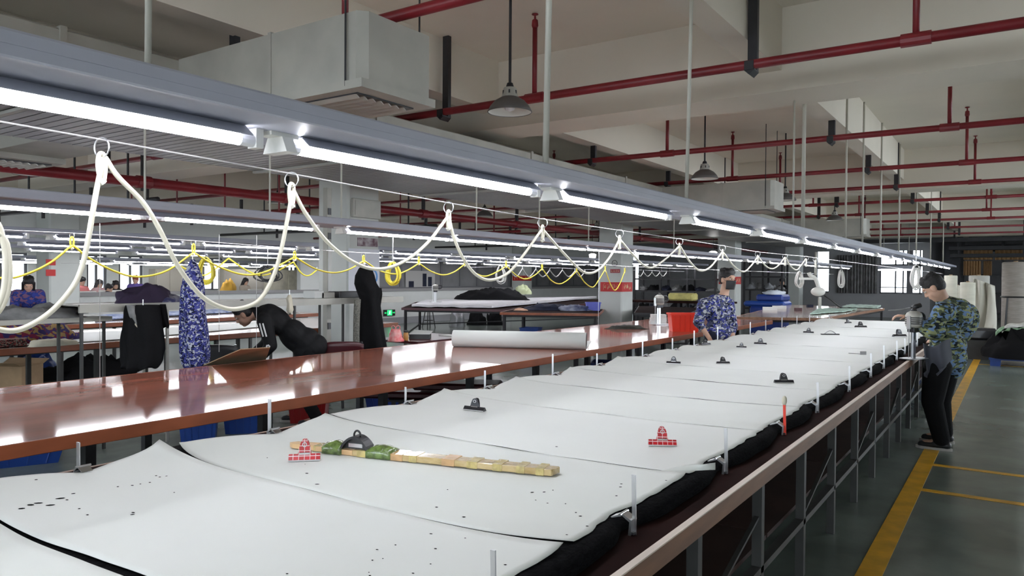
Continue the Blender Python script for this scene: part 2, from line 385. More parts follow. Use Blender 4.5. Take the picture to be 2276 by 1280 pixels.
# ================================================================ ducts
def duct_main():
    t = thing('air_duct', 'long grey sheet-metal air duct running beneath the ceiling beside the pillars', 'duct', (-5.7, 2.5, 2.63))
    x0, x1, z0, z1 = -6.6, -4.84, 2.63, 3.05
    MB().box(x0, x1, -5, 26, z0+.02, z1).build('duct_body', M_galv, t, bevel=.01)
    r = MB(); y = -5
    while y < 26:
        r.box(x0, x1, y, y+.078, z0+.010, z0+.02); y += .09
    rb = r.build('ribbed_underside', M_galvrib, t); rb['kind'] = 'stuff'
    for y in (-2.6, -.2, 2.2, 4.9, 7.5, 10.1, 13, 16, 19, 22):
        MB().box(x0-.015, x1+.015, y, y+.04, z0-.012, z1+.015).build('duct_flange', M_galv, t)
    return t
duct_main()
def branch(y, side, label, xe=-3.05, w=.6):
    x0, x1 = (-4.84, xe) if side > 0 else (-8.4, -6.6)
    t = thing('duct_branch', label, 'duct', ((x0+x1)/2, y+w/2, 2.63), group='duct branches')
    mb = MB(); mb.prism([(x0, y), (x1-.05, y), (x1, y+.05), (x1, y+w-.03), (x1-.03, y+w), (x0, y+w)], 'z', 2.66, 3.05); mb.build('branch_box', M_galv, t, fix=True)
    xe1, xe0 = (x1, x1-.78) if side > 0 else (x0+.78, x0)
    MB().box(xe0, xe1+.015, y-.02, y+w+.015, 2.61, 2.66).build('grille_frame', M_galv, t)
    g = MB().box(xe0+.1, xe1-.1, y+.06, y+w-.06, 2.602, 2.612).build('grille_backing', M_blackp, t)
    for i in range(7):
        s = y+.08+i*(w-.16)/6.6
        MB().bar((xe0+.12, s, 2.596), (xe1-.12, s+.0, 2.596), .035, .006, upv=(0, .6, 1)).build('louvre_blade', M_white if side < 0 else M_galv, t)
    if side > 0:
        MB().box(x1-.82, x1-.79, y-.006, y+w+.006, 2.66, 3.06).build('branch_seam', M_galv, t)
        for yy in (y-.015, y+w+.015):
            MB().tube([(x1-.12, yy, 2.63), (x1-.12, yy, 3.9)], .006, 6).build('hanger_rod', M_black, t)
branch(2.98, 1, 'nearest boxed duct branch with a square louvred grille underneath')
branch(11.5, 1, 'boxed duct branch beyond the second pendant lamp')
branch(19.8, 1, 'farthest boxed duct branch near the dark far bay')
branch(2.9, -1, 'duct branch reaching left with a pale lit grille, upper left')

# ================================================================ sprinkler pipes
PZ = 3.15
def run(y, r, risers, brackets, label, x0=-15.9, x1=5.8, z=PZ):
    t = thing('sprinkler_pipe', label, 'pipe', (-2, y, z), group='red sprinkler pipes across the hall')
    MB().tube([(x0, y, z), (x1, y, z)], r, 12).build('pipe_run', M_red, t, smooth=True)
    for x in risers:
        MB().tube([(x, y, z), (x, y, ZC-.13)], r*.62, 10).build('riser', M_red, t, smooth=True)
        MB().tube([(x-.09, y, z), (x+.09, y, z)], r*1.28, 12).build('tee_fitting', M_red, t)
        h = MB(); h.lathe([(.022, -.13), (.03, -.11), (.026, -.06), (.01, -.05), (.008, -.02), (.03, -.012), (.03, -.006)], (x, y, ZC), 10)
        h.build('sprinkler_head', M_red, t, smooth=True)
    for x in brackets:
        b = MB(); b.box(x-.035, x+.035, y+r+.004, y+r+.05, z-.05, ZC-.002)
        b.prism([(x-.036, z-r-.012), (x, z-r-.045), (x+.036, z-r-.012), (x+.036, z-r), (x-.036, z-r)], 'y', y-r-.002, y+.05+r)
        b.box(x-.034, x+.034, y-r-.010, y-r-.002, z-r-.012, z+.02)
        b.build('channel_bracket', M_black, t, fix=True)
def X_at(px, y, z=PZ):
    d = FW + (px-CX)/FPX*RT; return CAM.x + d.x*(y/d.y)
run(3.43, .036, [X_at(765, 3.43)], [X_at(505, 3.43)], 'nearest red sprinkler pipe, above the end of the duct branch', z=3.17)
run(5.6, .036, [X_at(1185, 5.6), X_at(2028, 5.6), -6.5, -9.6], [X_at(978, 5.6)+.02, -1.665, -7.2, -11], 'thick red sprinkler pipe passing behind the nearest pendant lamp')
run(9.0, .034, [X_at(1480, 9), X_at(2105, 9), X_at(1625, 9)-4], [X_at(1312, 9), X_at(1842, 9), -6.8], 'red sprinkler pipe next beyond the first cross beam')
run(11.8, .032, [X_at(1625, 11.8), X_at(2144, 11.8), -7.1], [X_at(1480, 11.8), X_at(1925, 11.8)], 'red sprinkler pipe above the second pendant lamp')
run(14.2, .032, [X_at(1731, 14.2), X_at(2163, 14.2)], [X_at(1603, 14.2), X_at(1988, 14.2)], 'red sprinkler pipe just before the second cross beam')
run(16.9, .03, [X_at(1805, 16.9), X_at(2200, 16.9)], [X_at(1857, 16.9), X_at(2025, 16.9)], 'red sprinkler pipe just beyond the second cross beam')
run(19.9, .03, [X_at(1907, 19.9), X_at(2190, 19.9)], [X_at(1817, 19.9), X_at(2058, 19.9)], 'red sprinkler pipe two bays away')
run(22.6, .03, [X_at(1920, 22.6), X_at(2200, 22.6)], [X_at(2085, 22.6)], 'faint red sprinkler pipe before the dark bay')
run(26.0, .03, [X_at(1960, 26), X_at(2120, 26)], [X_at(2105, 26)], 'red sprinkler pipe in the dark far bay, nearer one')
run(29.5, .03, [X_at(2000, 29.5)], [X_at(2130, 29.5)], 'red sprinkler pipe in the dark far bay, farther one')
t = thing('fire_main', 'thick dark red fire main running lengthwise left of the pillars', 'pipe', (-8.35, 6, 2.62))
MB().tube([(-8.2, -4, 2.6), (-8.2, 30, 2.6)], .058, 14).build('pipe_run', M_red, t, smooth=True)
for y in (4.6, 6.6, 9.4, 12.2, 18):
    MB().box(-8.225, -8.175, y, y+.04, 2.5, 3.895).build('channel_bracket', M_black, t)
    MB().tube([(-8.2, y-.06, 2.6), (-8.2, y+.1, 2.6)], .072, 12).build('coupling', M_red, t)
for i, (y, z) in enumerate(((5.2, 2.5), (7.6, 2.55), (10.6, 2.5), (13.4, 2.55), (18.4, 2.5))):
    t = thing('branch_pipe', '%s slender dark cross pipe left of the pillars' % (['nearest', 'second nearest', 'third nearest', 'fourth nearest', 'farthest'][i]), 'pipe', (-11, y, z), group='slender dark cross pipes on the left')
    MB().tube([(-15.5, y, z), (-8.9, y, z)], .03, 8).build('pipe_run', M_black if i % 2 == 0 else M_red, t, smooth=True)
    for x in (-9.6, -11, -12.4, -13.9):
        MB().tube([(x, y, z), (x, y, ZC)], .016, 6).build('riser', M_black if i % 2 == 0 else M_red, t)
        MB().box(x+.4, x+.45, y, y+.03, z-.12, z+.25).build('channel_bracket', M_black, t)

# ================================================================ pendant lamps
def pendant():
    t = thing('pendant_lamp', 'nearest unlit conical factory pendant lamp with a grey shade', 'lamp', (-3.1, 4.7, 2.82), group='unlit pendant factory lamps')
    s = MB(); s.lathe([(.168, 0), (.172, .004), (.150, .045), (.115, .085), (.07, .112), (.055, .118)], seg=28, cap=False)
    s.build('shade', mat('grey_enamel_shade', (.115, .105, .10), .5, col2=(.10, .09, .085)), t, world=False, smooth=True, loc=(0,0,0), solid=.003)
    s = MB(); s.lathe([(.166, .003), (.146, .044), (.112, .082), (.05, .11)], seg=28, cap=False)
    s.build('reflector', M_white, t, world=False, smooth=True, loc=(0,0,0))
    s = MB(); s.lathe([(.062, .112), (.062, .125), (.050, .185), (.044, .19)], seg=18); ho = s.build('lamp_housing', M_galv, t, world=False, smooth=False, loc=(0,0,0))
    for k in range(6):
        a = k*PI/3; c = Vector((math.cos(a)*.056, math.sin(a)*.056, .15))
        s = MB(); s.bar(c-Vector((0, 0, .014)), c+Vector((0, 0, .014)), .012, .006, upv=(math.cos(a), math.sin(a), 0)); s.build('vent_slot', M_black, ho, world=False, loc=(0,0,0))
    s = MB(); s.lathe([(.026, .19), (.030, .20), (.022, .225), (.010, .23)], seg=12); s.build('rod_collar', M_black, t, world=False, loc=(0,0,0))
    s = MB(); s.tube([(0, 0, .225), (0, 0, ZC-2.82)], .011, 8); s.build('suspension_rod', M_black, t, world=False, loc=(0,0,0))
    s = MB(); s.lathe([(.008, .01), (.035, .02), (.046, .045), (.042, .07), (.02, .10)], seg=16); s.build('bulb', M_glass, t, world=False, smooth=True, loc=(0,0,0))
    return t
PN = [at(a, b, 'z', 2.83) for a, b in ((1133, 247), (1566, 396), (1745, 444), (1855, 489))]
pe = pendant(); pe.location = (PN[0].x, PN[0].y, 2.82); tr = treeof(pe)
for i, (x, y, lb) in enumerate(((PN[1].x, PN[1].y, 'second unlit pendant lamp, beyond the first cross beam'), (PN[2].x, PN[2].y, 'third unlit pendant lamp, right of the second duct branch'),
     (PN[3].x, PN[3].y, 'farthest unlit pendant lamp, small against the far duct box'), (at(62, 388, 'z', 2.82).x, at(62, 388, 'z', 2.82).y, 'unlit pendant lamp in front of the fire main, upper left'), (at(618, 452, 'z', 2.82).x, at(618, 452, 'z', 2.82).y, 'unlit pendant lamp beside the left pillar row'),
     (-9.2, 17.5, 'small pendant lamp seen beyond the second pillar'), (-9.2, 12.5, 'small pendant lamp between the pillars on the left'))):
    dup(pe, (x, y, 2.82), 0, lb, tree=tr)
# lit bulbs: two small bright lamps beyond the pillars
for i, (px, py, Y) in enumerate(((1317, 570, 20.0), (1585, 565, 20.0))):
    p = at(px, py, 'y', Y)
    t = thing('lit_lamp', ['small lit white lamp left of the second pillar', 'small lit white lamp above the masked worker'][i], 'lamp', p)
    s = MB(); s.lathe([(.05, -.08), (.09, -.05), (.11, .06), (.05, .09)], seg=14); s.build('lamp_shade', mat('lit_shade', (1,1,1), .4, emit=(1,.97,.95), es=5), t, world=False, loc=(0,0,0), smooth=True)
    s = MB(); s.tube([(0,0,.09), (0,0,ZC-p.z)], .006, 6); s.build('suspension_rod', M_black, t, world=False, loc=(0,0,0))

# ================================================================ rows of tube lamps
def fixture(L):
    t = thing('tube_lamp', 'x', 'lamp', (0, 0, 0))
    # local: tube along +Y from 0 to L, tube axis at z=0
    MB().tube([(0, .0, 0), (0, L, 0)], .0175, 10).build('tube', M_tube, t, world=False, loc=(0,0,0), smooth=True)
    for a in (-.045, L):
        c = MB(); c.tube([(0, a, 0), (0, a+.045, 0)], .0185, 10); c.build('end_cap', M_glass, t, world=False, loc=(0,0,0))
    h = MB(); h.prism([(-.055, -.022), (.055, -.022), (.034, .024), (-.034, .024)], 'y', -.085, -.045); h.box(-.030, .030, -.12, -.02, .024, .036)
    h.build('lamp_holder', M_white, t, world=False, loc=(0,0,0), fix=True)
    h = MB(); h.box(-.02, .02, L+.045, L+.07, -.02, .036); h.build('lamp_holder', M_white, t, world=False, loc=(0,0,0))
    r = MB()
    for q in (-1, 1): r.prism([(q*.068, .004), (q*.032, .034), (q*.028, .0335), (q*.066, .002)][::q], 'y', -.01, L-.0)
    r.box(-.028, .028, -.01, L, .031, .0355)
    r.build('reflector_wings', M_trough, t, world=False, loc=(0,0,0), fix=True)
    return t
def lamp_row(X, Z, ys, L, where, y_end, top_w=.40, y_start=-3.0):
    t = thing('lamp_rail', 'long grey channel of the %s' % where, 'lamp rail', (X, y_start, Z+.03), group='grey lamp rails')
    m = MB(); m.prism([(X-.195, Z+.036), (X+.195, Z+.036), (X+.20, Z+.040), (X+.20, Z+.088), (X+.196, Z+.094), (X-.196, Z+.094), (X-.20, Z+.088), (X-.20, Z+.040)], 'y', y_start, y_end)
    m.build('rail_body', M_trough, t, fix=True)
    m = MB(); m.box(X+.2005, X+.203, y_start, y_end, Z+.062, Z+.065); m.build('rail_lip', M_trough, t)
    f = fixture(L); tr = treeof(f)
    for i, y in enumerate(ys):
        lb = 'lit white tube lamp, %s along the %s' % (ORD[i] if i < len(ORD) else 'farthest', where)
        if i == 0: f.location = (X, y, Z); f['label'] = lb; f['group'] = 'tube lamps of the %s' % where
        else: dup(f, (X, y, Z), 0, lb, tree=tr)
R1Y = [1.533-1.53, 1.533, 3.12, 4.90, 6.52, 8.10, 9.65, 11.3, 13.0, 14.6, 16.2, 17.8, 19.4, 21.0, 22.6, 24.2, 25.8, 27.2]
lamp_row(-1.85, 1.942, R1Y, 1.32, 'lamp row over the paper-covered table', 28.6)
R2Y = []
for px in (-230, 330, 770, 1010, 1172, 1302, 1408, 1480, 1545, 1600): R2Y.append(at(px, 500, 'x', -4.85).y)
while R2Y[-1] < 25: R2Y.append(R2Y[-1]+1.75)
lamp_row(-4.85, 1.94, R2Y, 1.40, 'lamp row over the brown table', 27.5)
lamp_row(-9.0, 1.96, [2.2+1.85*i for i in range(12)], 1.5, 'lamp row behind the pillars', 25, y_start=1)
lamp_row(-11.8, 1.98, [3.0+1.9*i for i in range(11)], 1.5, 'lamp row in the middle of the left hall', 25, y_start=2)
lamp_row(-14.6, 1.98, [4.2+1.95*i for i in range(10)], 1.5, 'lamp row along the partition wall', 25, y_start=3)
lamp_row(-19.5, 1.9, [6.0+2.1*i for i in range(5)], 1.6, 'nearer lamp row in the next room', 17.5, y_start=4)
lamp_row(-22.5, 1.9, [6.5+2.1*i for i in range(6)], 1.6, 'middle lamp row in the next room', 20.5, y_start=5)
lamp_row(-25, 1.9, [7+2.2*i for i in range(6)], 1.6, 'farther lamp row in the next room', 22, y_start=5)
# short lamp across the far end
t = thing('tube_lamp', 'lit tube lamp set crosswise in front of the bright back window', 'lamp', (-1.8, 29, 1.9))
p0 = at(1952, 600, 'y', 30.5); p1 = at(2032, 600, 'y', 30.5)
MB().tube([p0, p1], .02, 8).build('tube', M_tube, t, smooth=True)
MB().bar(p0+Vector((0, 0, .1)), p1+Vector((0, 0, .1)), .2, .12).build('batten', M_trough, t)
for q in (p0.lerp(p1, .15), p0.lerp(p1, .85)): MB().tube([q+Vector((0, 0, .15)), Vector((q.x, q.y, ZC))], .012, 6).build('hanger_rod', M_pole, t)
# cream hanger poles of the first row
i = 0
for px, lean, r in ((329, .02, .008), (1213, .03, .014), (1527, .03, .012), (1765, 0, .009), (1787, 0, .018), (1882, 0, .012), (1920, 0, .012), (1960, 0, .014), (2001, 0, .014), (2040, 0, .014), (2072, 0, .014), (2100, 0, .014)):
    y = at(px, 300, 'x', -1.70).y
    ztop = ZC if not any(abs(y-b) < .3 for b in BEAMS_Y) else 3.18
    lb = '%s thin cream pole hanging the front lamp rail from the ceiling' % ORD[i]
    o = MB().tube([(-1.70, y, 2.036), (-1.70+lean, y, ztop)], r, 8).build('hanger_pole', M_pole, smooth=True)
    tag(o, lb, 'pole', 'cream hanger poles of the front lamp rail'); i += 1
i = 0
for px in (322, 600, 759, 1060, 1200, 1310, 1500):
    y = at(px, 300, 'x', -4.75).y
    o = MB().tube([(-4.75, y, 2.034), (-4.75, y, 2.64)], .008, 6).build('hanger_pole', M_pole)
    tag(o, '%s thin pale rod hanging the lamp rail over the brown table' % ORD[i], 'pole', 'thin rods of the second lamp rail'); i += 1

# ================================================================ guide wires and festoon cables
def festoon(name, label, X, rings, spans, mat_c, r, ringr, wirelabel, wz_ends, loose=None, ringlist=None):
    P = [at(px, py, 'x', X) for px, py in rings]
    w = [Vector((X, wz_ends[0][0], wz_ends[0][1]))] + P + [Vector((X, wz_ends[1][0], wz_ends[1][1]))]
    wo = MB().tube(w, .0022, 5).build('guide_wire', M_wire); tag(wo, wirelabel, 'wire')
    t = thing(name, label, 'cable', P[0])
    for i, p in enumerate(P):
        rr = ringr[min(i, len(ringr)-1)]
        ang = (.9, 1.35, 1.2, 1.5)[i % 4]
        path = [p + Vector((math.cos(a)*rr*math.sin(ang), math.cos(a)*rr*math.cos(ang), math.sin(a)*rr-rr*.8)) for a in [k*2*PI/20 for k in range(20)]]
        MB().tube(path, .0022, 6, closed=True).build('ring', M_steel, t, smooth=True)
        q = p - Vector((0, 0, rr*1.8))
        lp = [q + Vector((0, .006, -.06)), q + Vector((0, .010, -.02)), q + Vector((0, .006, .008)), q + Vector((0, -.006, .008)), q + Vector((0, -.010, -.02)), q + Vector((0, -.004, -.06))]
        MB().tube(spline(lp, 4), r*.85, 8).build('cable_loop', mat_c, t, smooth=True)
        MB().tube([q + Vector((0, -.004, -.058)), q + Vector((0, 0.004, -.066))], r*1.55, 8).build('tie', mat('tie_band', (.7, .68, .6), .6), t)
    for pts in spans:
        c = [at(px, py, 'x', X) for px, py in pts]
        MB().tube(spline(c, 7), r, 9).build('cable_span', mat_c, t, smooth=True)
    return t
FX = -1.96
festoon('hose_festoon', 'thick cream hose hung in loops from rings over the paper-covered table', FX,
    [(-420, 195), (226, 310), (648, 386), (997, 451), (1206, 487), (1377, 512), (1510, 531), (1606, 546), (1684, 560), (1745, 566), (1792, 570), (1812, 573)],
    [[(-420, 260), (-300, 330), (-150, 400), (-20, 480), (8, 540), (12, 600), (4, 660), (-30, 720), (-100, 760)],
     [(-100, 500), (0, 520), (20, 580), (18, 640), (-2, 690), (-50, 730)],
     [(230, 350), (213, 430), (198, 520), (183, 590), (160, 640), (110, 695), (45, 732), (-10, 730), (-70, 700), (-120, 620)],
     [(234, 350), (262, 392), (318, 450), (355, 510), (395, 590), (445, 655), (490, 682), (530, 686), (575, 668), (605, 620), (624, 560), (640, 480), (650, 425)],
     [(653, 425), (680, 475), (730, 540), (790, 585), (845, 598), (900, 580), (950, 540), (995, 482)],
     [(998, 482), (1008, 525), (1030, 575), (1060, 612), (1092, 622), (1130, 606), (1165, 565), (1204, 510)],
     [(1208, 512), (1243, 552), (1282, 593), (1305, 607), (1330, 600), (1355, 572), (1376, 534)],
     [(1379, 534), (1403, 562), (1430, 589), (1452, 594), (1480, 575), (1509, 548)],
     [(1512, 548), (1532, 580), (1555, 601), (1578, 594), (1604, 562)],
     [(1608, 562), (1630, 590), (1652, 604), (1668, 592), (1683, 572)],
     [(1686, 572), (1703, 592), (1718, 597), (1732, 588), (1744, 572)],
     [(1747, 572), (1756, 590), (1770, 600), (1780, 590), (1791, 575)]],
    M_hose, .0068, (.034, .026, .024), 'thin steel guide wire under the front lamp row', ((-3, 2.02), (27.5, 1.76)))
YX = -4.95
festoon('cable_festoon', 'bright yellow cable hung in shallow loops over the brown table', YX,
    [(-230, 500), (160, 518), (430, 535), (655, 552), (808, 562), (931, 566), (1033, 571), (1125, 576), (1205, 582), (1282, 588), (1345, 588), (1389, 592)],
    [[(-230, 530), (-100, 600), (0, 618), (50, 612), (110, 585), (160, 545)], [(163, 545), (200, 575), (260, 605), (310, 615), (370, 602), (429, 562)],
     [(432, 562), (480, 590), (540, 610), (590, 604), (654, 572)], [(657, 572), (700, 597), (740, 606), (775, 599), (808, 580)],
     [(810, 580), (845, 602), (880, 609), (905, 601), (930, 586)], [(932, 586), (960, 604), (986, 611), (1010, 604), (1032, 588)],
     [(1034, 588), (1055, 606), (1078, 614), (1105, 604), (1124, 592)], [(1126, 592), (1148, 612), (1168, 620), (1188, 612), (1204, 598)],
     [(1206, 598), (1224, 622), (1243, 631), (1262, 622), (1281, 603)], [(1283, 603), (1300, 628), (1318, 638), (1332, 620), (1344, 600)],
     [(1346, 602), (1357, 632), (1367, 645), (1378, 630), (1388, 604)]],
    M_yel, .0072, (.02,), 'thin steel guide wire under the second lamp row', ((-2, 1.95), (26, 1.72)))
def simple_festoon(label, X, peaks, lowy, mc, r, wl):
    t = thing('cable_festoon', label, 'cable', at(peaks[0][0], peaks[0][1], 'x', X))
    P = [at(a, b, 'x', X) for a, b in peaks]
    o = MB().tube([P[0]-Vector((0, 1.5, 0))] + [p+Vector((0, 0, .05)) for p in P] + [P[-1]+Vector((0, 1.5, .05))], .003, 5).build('guide_wire', M_wire); tag(o, wl, 'wire')
    for p in P: MB().tube([p, p+Vector((0, 0, .05))], .008, 5).build('ring', M_steel, t)
    for i in range(len(P)-1):
        a, b = peaks[i], peaks[i+1]; c = ((a[0]+b[0])/2, lowy)
        q = at(c[0], c[1], 'x', X); MB().tube(spline([P[i], P[i].lerp(q, .55)-Vector((0, 0, abs(P[i].z-q.z)*.15)), q, P[i+1].lerp(q, .55)-Vector((0, 0, abs(P[i].z-q.z)*.15)), P[i+1]], 5), r, 6).build('cable_span', mc, t, smooth=True)
M_wc = mat('white_cable', (.72, .70, .66), .4)
simple_festoon('thin white cable in small loops under the row behind the second pillar', -9.0, [(1132, 597), (1161, 597), (1191, 598), (1222, 600), (1250, 600), (1278, 602), (1300, 603)], 615, M_wc, .012, 'thin wire carrying small white loops left of the second pillar')
simple_festoon('thin white cable in small loops right of the second pillar', -9.0, [(1416, 604), (1430, 604), (1449, 605), (1466, 606), (1481, 606)], 614, M_wc, .011, 'thin wire carrying small white loops right of the second pillar')
simple_festoon('yellow cable in small loops behind the camouflage coat', -9.4, [(398, 590), (508, 574), (652, 582), (704, 600)], 612, M_yel, .012, 'thin wire behind the camouflage coat')
def coil(px, py0, py1, ax, v, mc, label, loops=6, r=.007, w=.06):
    a = at(px, py0, ax, v); b = at(px, py1, ax, v); H = a.z-b.z
    t = thing('cable_coil', label, 'cable', a)
    for i in range(loops):
        ww = w*(.5+.5*random.random()); hh = H*(.82+.18*random.random()); o = Vector((random.uniform(-.02, .02), random.uniform(-.02, .02), 0)); ph = random.uniform(-.5, .5)
        path = []
        for k in range(18):
            th = 2*PI*k/18; s = math.sin(th)*(1-.55*(1+math.cos(th))/2)
            d = Vector((math.cos(YAW+ph), math.sin(YAW+ph), 0))
            path.append(a + o + d*(ww*s) + Vector((0, 0, -hh*(1-math.cos(th))/2)))
        MB().tube(path, r, 6, closed=True).build('coil_loop', mc, t, smooth=True)
    MB().tube([a+Vector((-.03, 0, -.02)), a+Vector((.03, 0, -.02))], .02, 6).build('tie', M_blackp, t)
    MB().tube([a+Vector((0, 0, -.02)), Vector((a.x, a.y, max(a.z+.12, 1.975 if a.x > -6 else 1.995)))], .005, 5).build('hanging_cord', M_wire, t)
coil(873, 583, 637, 'x', -5.0, M_yel, 'hank of yellow cable hanging right of the black coat', 8, .008, .11)
coil(456, 572, 634, 'x', -9.0, M_yel, 'hank of yellow cable beside the camouflage coat', 7, .012, .17)
coil(1112, 590, 632, 'x', -9.0, M_wc, 'hank of white cable by the wall switch, left of the far table', 6, .010, .18)
coil(595, 590, 628, 'x', -9.3, M_blackp, 'tangle of dark cable above the man bending over', 8, .010, .28)
coil(1777, 604, 640, 'y', 20, M_wc, 'hank of white cable left of the far swing arm', 7, .012, .14)
coil(1869, 600, 640, 'y', 22, M_wc, 'hank of white cable at the end of the second lamp row', 6, .012, .14)
coil(2036, 590, 645, 'y', 13.5, M_wc, 'hank of white cable in front of the bright back window', 7, .010, .13)
# ================================================================ cutting tables
TZ = .83
def long_table(name, label, x0, x1, y0, y1, legs_x, leg_y, top_m, edge_m, leg_m, lw=.045, shelf=False, rail=False, legmb='leg'):
    t = thing(name, label, 'table', ((x0+x1)/2, (y0+y1)/2, 0))
    MB().box(x0+.012, x1-.012, y0+.012, y1-.012, TZ-.045, TZ).build('tabletop', top_m, t)
    e = MB(); e.box(x1-.012, x1+.006, y0-.006, y1+.006, TZ-.062, TZ+.001); e.build('edge_band', edge_m, t, bevel=.003)
    e = MB(); e.box(x0-.006, x0+.012, y0-.006, y1+.006, TZ-.062, TZ+.001); e.build('edge_band', edge_m, t)
    for a, b in ((y0-.006, y0+.012), (y1-.012, y1+.006)):
        e = MB(); e.box(x0+.012, x1-.012, a, b, TZ-.062, TZ+.001); e.build('edge_band', edge_m, t)
    for y in leg_y:
        for x in legs_x:
            MB().box(x-lw/2, x+lw/2, y-lw/2, y+lw/2, 0, TZ-.045).build(legmb, leg_m, t)
        MB().box(legs_x[0]+lw/2, legs_x[-1]-lw/2, y-.018, y+.018, TZ-.09, TZ-.05).build('cross_rail', leg_m, t)
    for x in legs_x:
        MB().box(x-.018, x+.018, y0+.1, y1-.1, TZ-.088, TZ-.046).build('side_rail', leg_m, t)
    return t
# --- table under the white paper
WX0, WX1, WY0, WY1 = -2.86, -.785, -1.6, 13.9
legY = [-1.4+.78*i for i in range(20)]
wt = long_table('cutting_table', 'long dark cutting table with a worn wooden edge, covered by white paper', WX0, WX1, WY0, WY1, (-2.7, -.92), legY, M_darktop, M_rail, M_leg, .042)
MB().box(WX1-.014, WX1+.008, WY0, WY1, TZ+.0005, TZ+.0045).build('pale_edge_strip', M_railtop, wt)  # thin pale strip along the top of the outer rail
for x in (-.92, -2.7):
    MB().box(x-.021, x+.021, -1.3, 13.6, .27, .30).build('lower_rail', M_leg, wt)
for i in range(9):
    a = -1.3+1.65*i; MB().box(-2.66, -.98, a, a+1.63, .30, .322).build('shelf_board', M_board, wt)
for i in range(0, 19):
    if i % 2 == 1: MB().bar((-.92, legY[i], .30), (-.92, legY[i]+.78 if i < 18 else legY[i], .52), .02, .012).build('brace', M_leg, wt)
# --- brown table
by = [-1.0, 0.0] + [1.83+1.02*i for i in range(11)]
bt = long_table('cutting_table', 'long glossy red-brown cutting table behind the paper-covered one', -5.30, -3.50, -1.3, 13.2, (-5.02, -3.74), by, M_lam, M_lamedge, M_black, .05)
for i in (2, 6, 10): MB().box(-4.9, -3.8, by[i]-.02, by[i]+.02, .2, .24).build('cross_rail', M_black, bt)
# --- tables in the left hall
M_lam2 = mat('pale_laminate', (.48, .36, .31), .15, coat=.3, var=.25, vscale=2)
long_table('cutting_table', 'red-edged pale table behind the hanging clothes, nearest in the left hall', -9.95, -8.0, .5, 8.6, (-9.8, -8.2), [1.2+1.45*i for i in range(6)], M_lam2, M_lamedge, M_leg)
long_table('cutting_table', 'farther red-edged table by the partition, under blue patterned cloth', -13.2, -11.2, 1.5, 9.8, (-13, -11.4), [2+1.6*i for i in range(5)], M_lam2, M_lamedge, M_leg)
def poly_table(label, px, top_m, edge_m, leg_m, z=TZ, inset=.12, extra=0):
    P = [at(a, b, 'z', z) for a, b in px]; c = sum(P, Vector())/len(P)
    t = thing('work_table', label, 'table', (c.x, c.y, 0))
    MB().prism([(p.x, p.y) for p in P], 'z', z-.02, z).build('tabletop', top_m, t, fix=True)
    for i in range(4):
        a, b = P[i], P[(i+1) % 4]
        MB().bar(a-Vector((0, 0, .025)), b-Vector((0, 0, .025)), .02, .052).build('edge_band', edge_m, t)
        q = a+(c-a).normalized()*inset
        MB().box(q.x-.025, q.x+.025, q.y-.025, q.y+.025, 0, z-.045).build('leg', leg_m, t)
        q2 = b+(c-b).normalized()*inset; MB().bar((q.x, q.y, z-.07), (q2.x, q2.y, z-.07), .03, .05).build('rail', leg_m, t)
        MB().bar((q.x, q.y, .2), (q2.x, q2.y, .2), .03, .03).build('stretcher', leg_m, t)
    return t
tF = poly_table('dark red table with white cloth in front of the low white wall', [(893, 684), (1165, 689), (1400, 664), (925, 671)], M_darktop, M_chair, M_black)
tG = poly_table('dark red table with navy clothes left of the second pillar', [(1112, 694), (1331, 697), (1345, 684), (1160, 682)], M_darktop, M_lamedge, M_black)
tG2 = poly_table('dark work table right of the second pillar', [(1410, 695), (1530, 697), (1560, 684), (1420, 680)], M_darktop, M_black, M_black)
tH = poly_table('wooden-edged table beyond the masked worker with green cloths', [(1632, 704), (1828, 707), (1965, 685), (1745, 677)], M_lam2, M_rail, M_black)

# ================================================================ layered fabric and marker paper
LC = [(-320, 1170), (182, 1085), (607, 978), (909, 915), (1085, 874), (1235, 846), (1333, 820), (1434, 797), (1500, 782), (1548, 766), (1600, 757), (1672, 745), (1706, 738), (1742, 731), (1775, 727), (1803, 722), (1846, 716)]
RC = [(600, 1700), (1092, 1420), (1405, 1205), (1610, 1062), (1741, 968), (1815, 920), (1886, 872), (1934, 843), (1963, 820), (1992, 800), (2010, 786)]
LY = [at(a, b, 'x', -2.70).y for a, b in LC]; RY = [at(a, b, 'x', -.885).y for a, b in RC]
while RY[-1] < 13: RY.append(RY[-1]+1.05)
def bulge(Y, L):
    for a, b in zip(L[:-1], L[1:]):
        if a <= Y <= b: return max(0., math.sin(PI*(Y-a)/(b-a)))**.8 if b > a else 0
    return 0
def xl(Y): return -2.665 - .05*bulge(Y, LY) - .012*nz(Y*3, 4)
def xr(Y): return -.955 + .045*bulge(Y, RY) + .008*nz(Y*5, 9)
def pz(x, Y):
    u = (x+2.7)/1.8; e = math.exp(-max(0, x+2.70)/.16); e2 = math.exp(-max(0, -.92-x)/.2)
    return .866 + .004*nz(x*1.7, Y*1.5) + e*(.030*bulge(Y, LY)-.012) + e2*(.018*bulge(Y, RY)-.006)
PY0, PY1 = -1.2, 13.7
rings = []; N = 460
for i in range(N+1):
    Y = PY0+(PY1-PY0)*i/N; a, b = xl(Y), xr(Y)
    w = .008*nz(Y*9, 1); w2 = .012*nz(Y*7, 2)
    xs = [a+(b-a)*k/14 for k in range(15)]
    ring = [(a-.004, Y, TZ+.002), (a-.02+w, Y, TZ+.016), (a-.012, Y, pz(a, Y)-.004)] + [(x, Y, pz(x, Y)-.001) for x in xs[1:-1]]
    ring += [(b+.014+w, Y, pz(b, Y)), (b+.034+w2, Y, pz(b, Y)-.012), (b+.040+w, Y, TZ+.022), (b+.046+w2, Y, TZ+.010), (b+.040, Y, TZ+.002)]
    rings.append(ring)
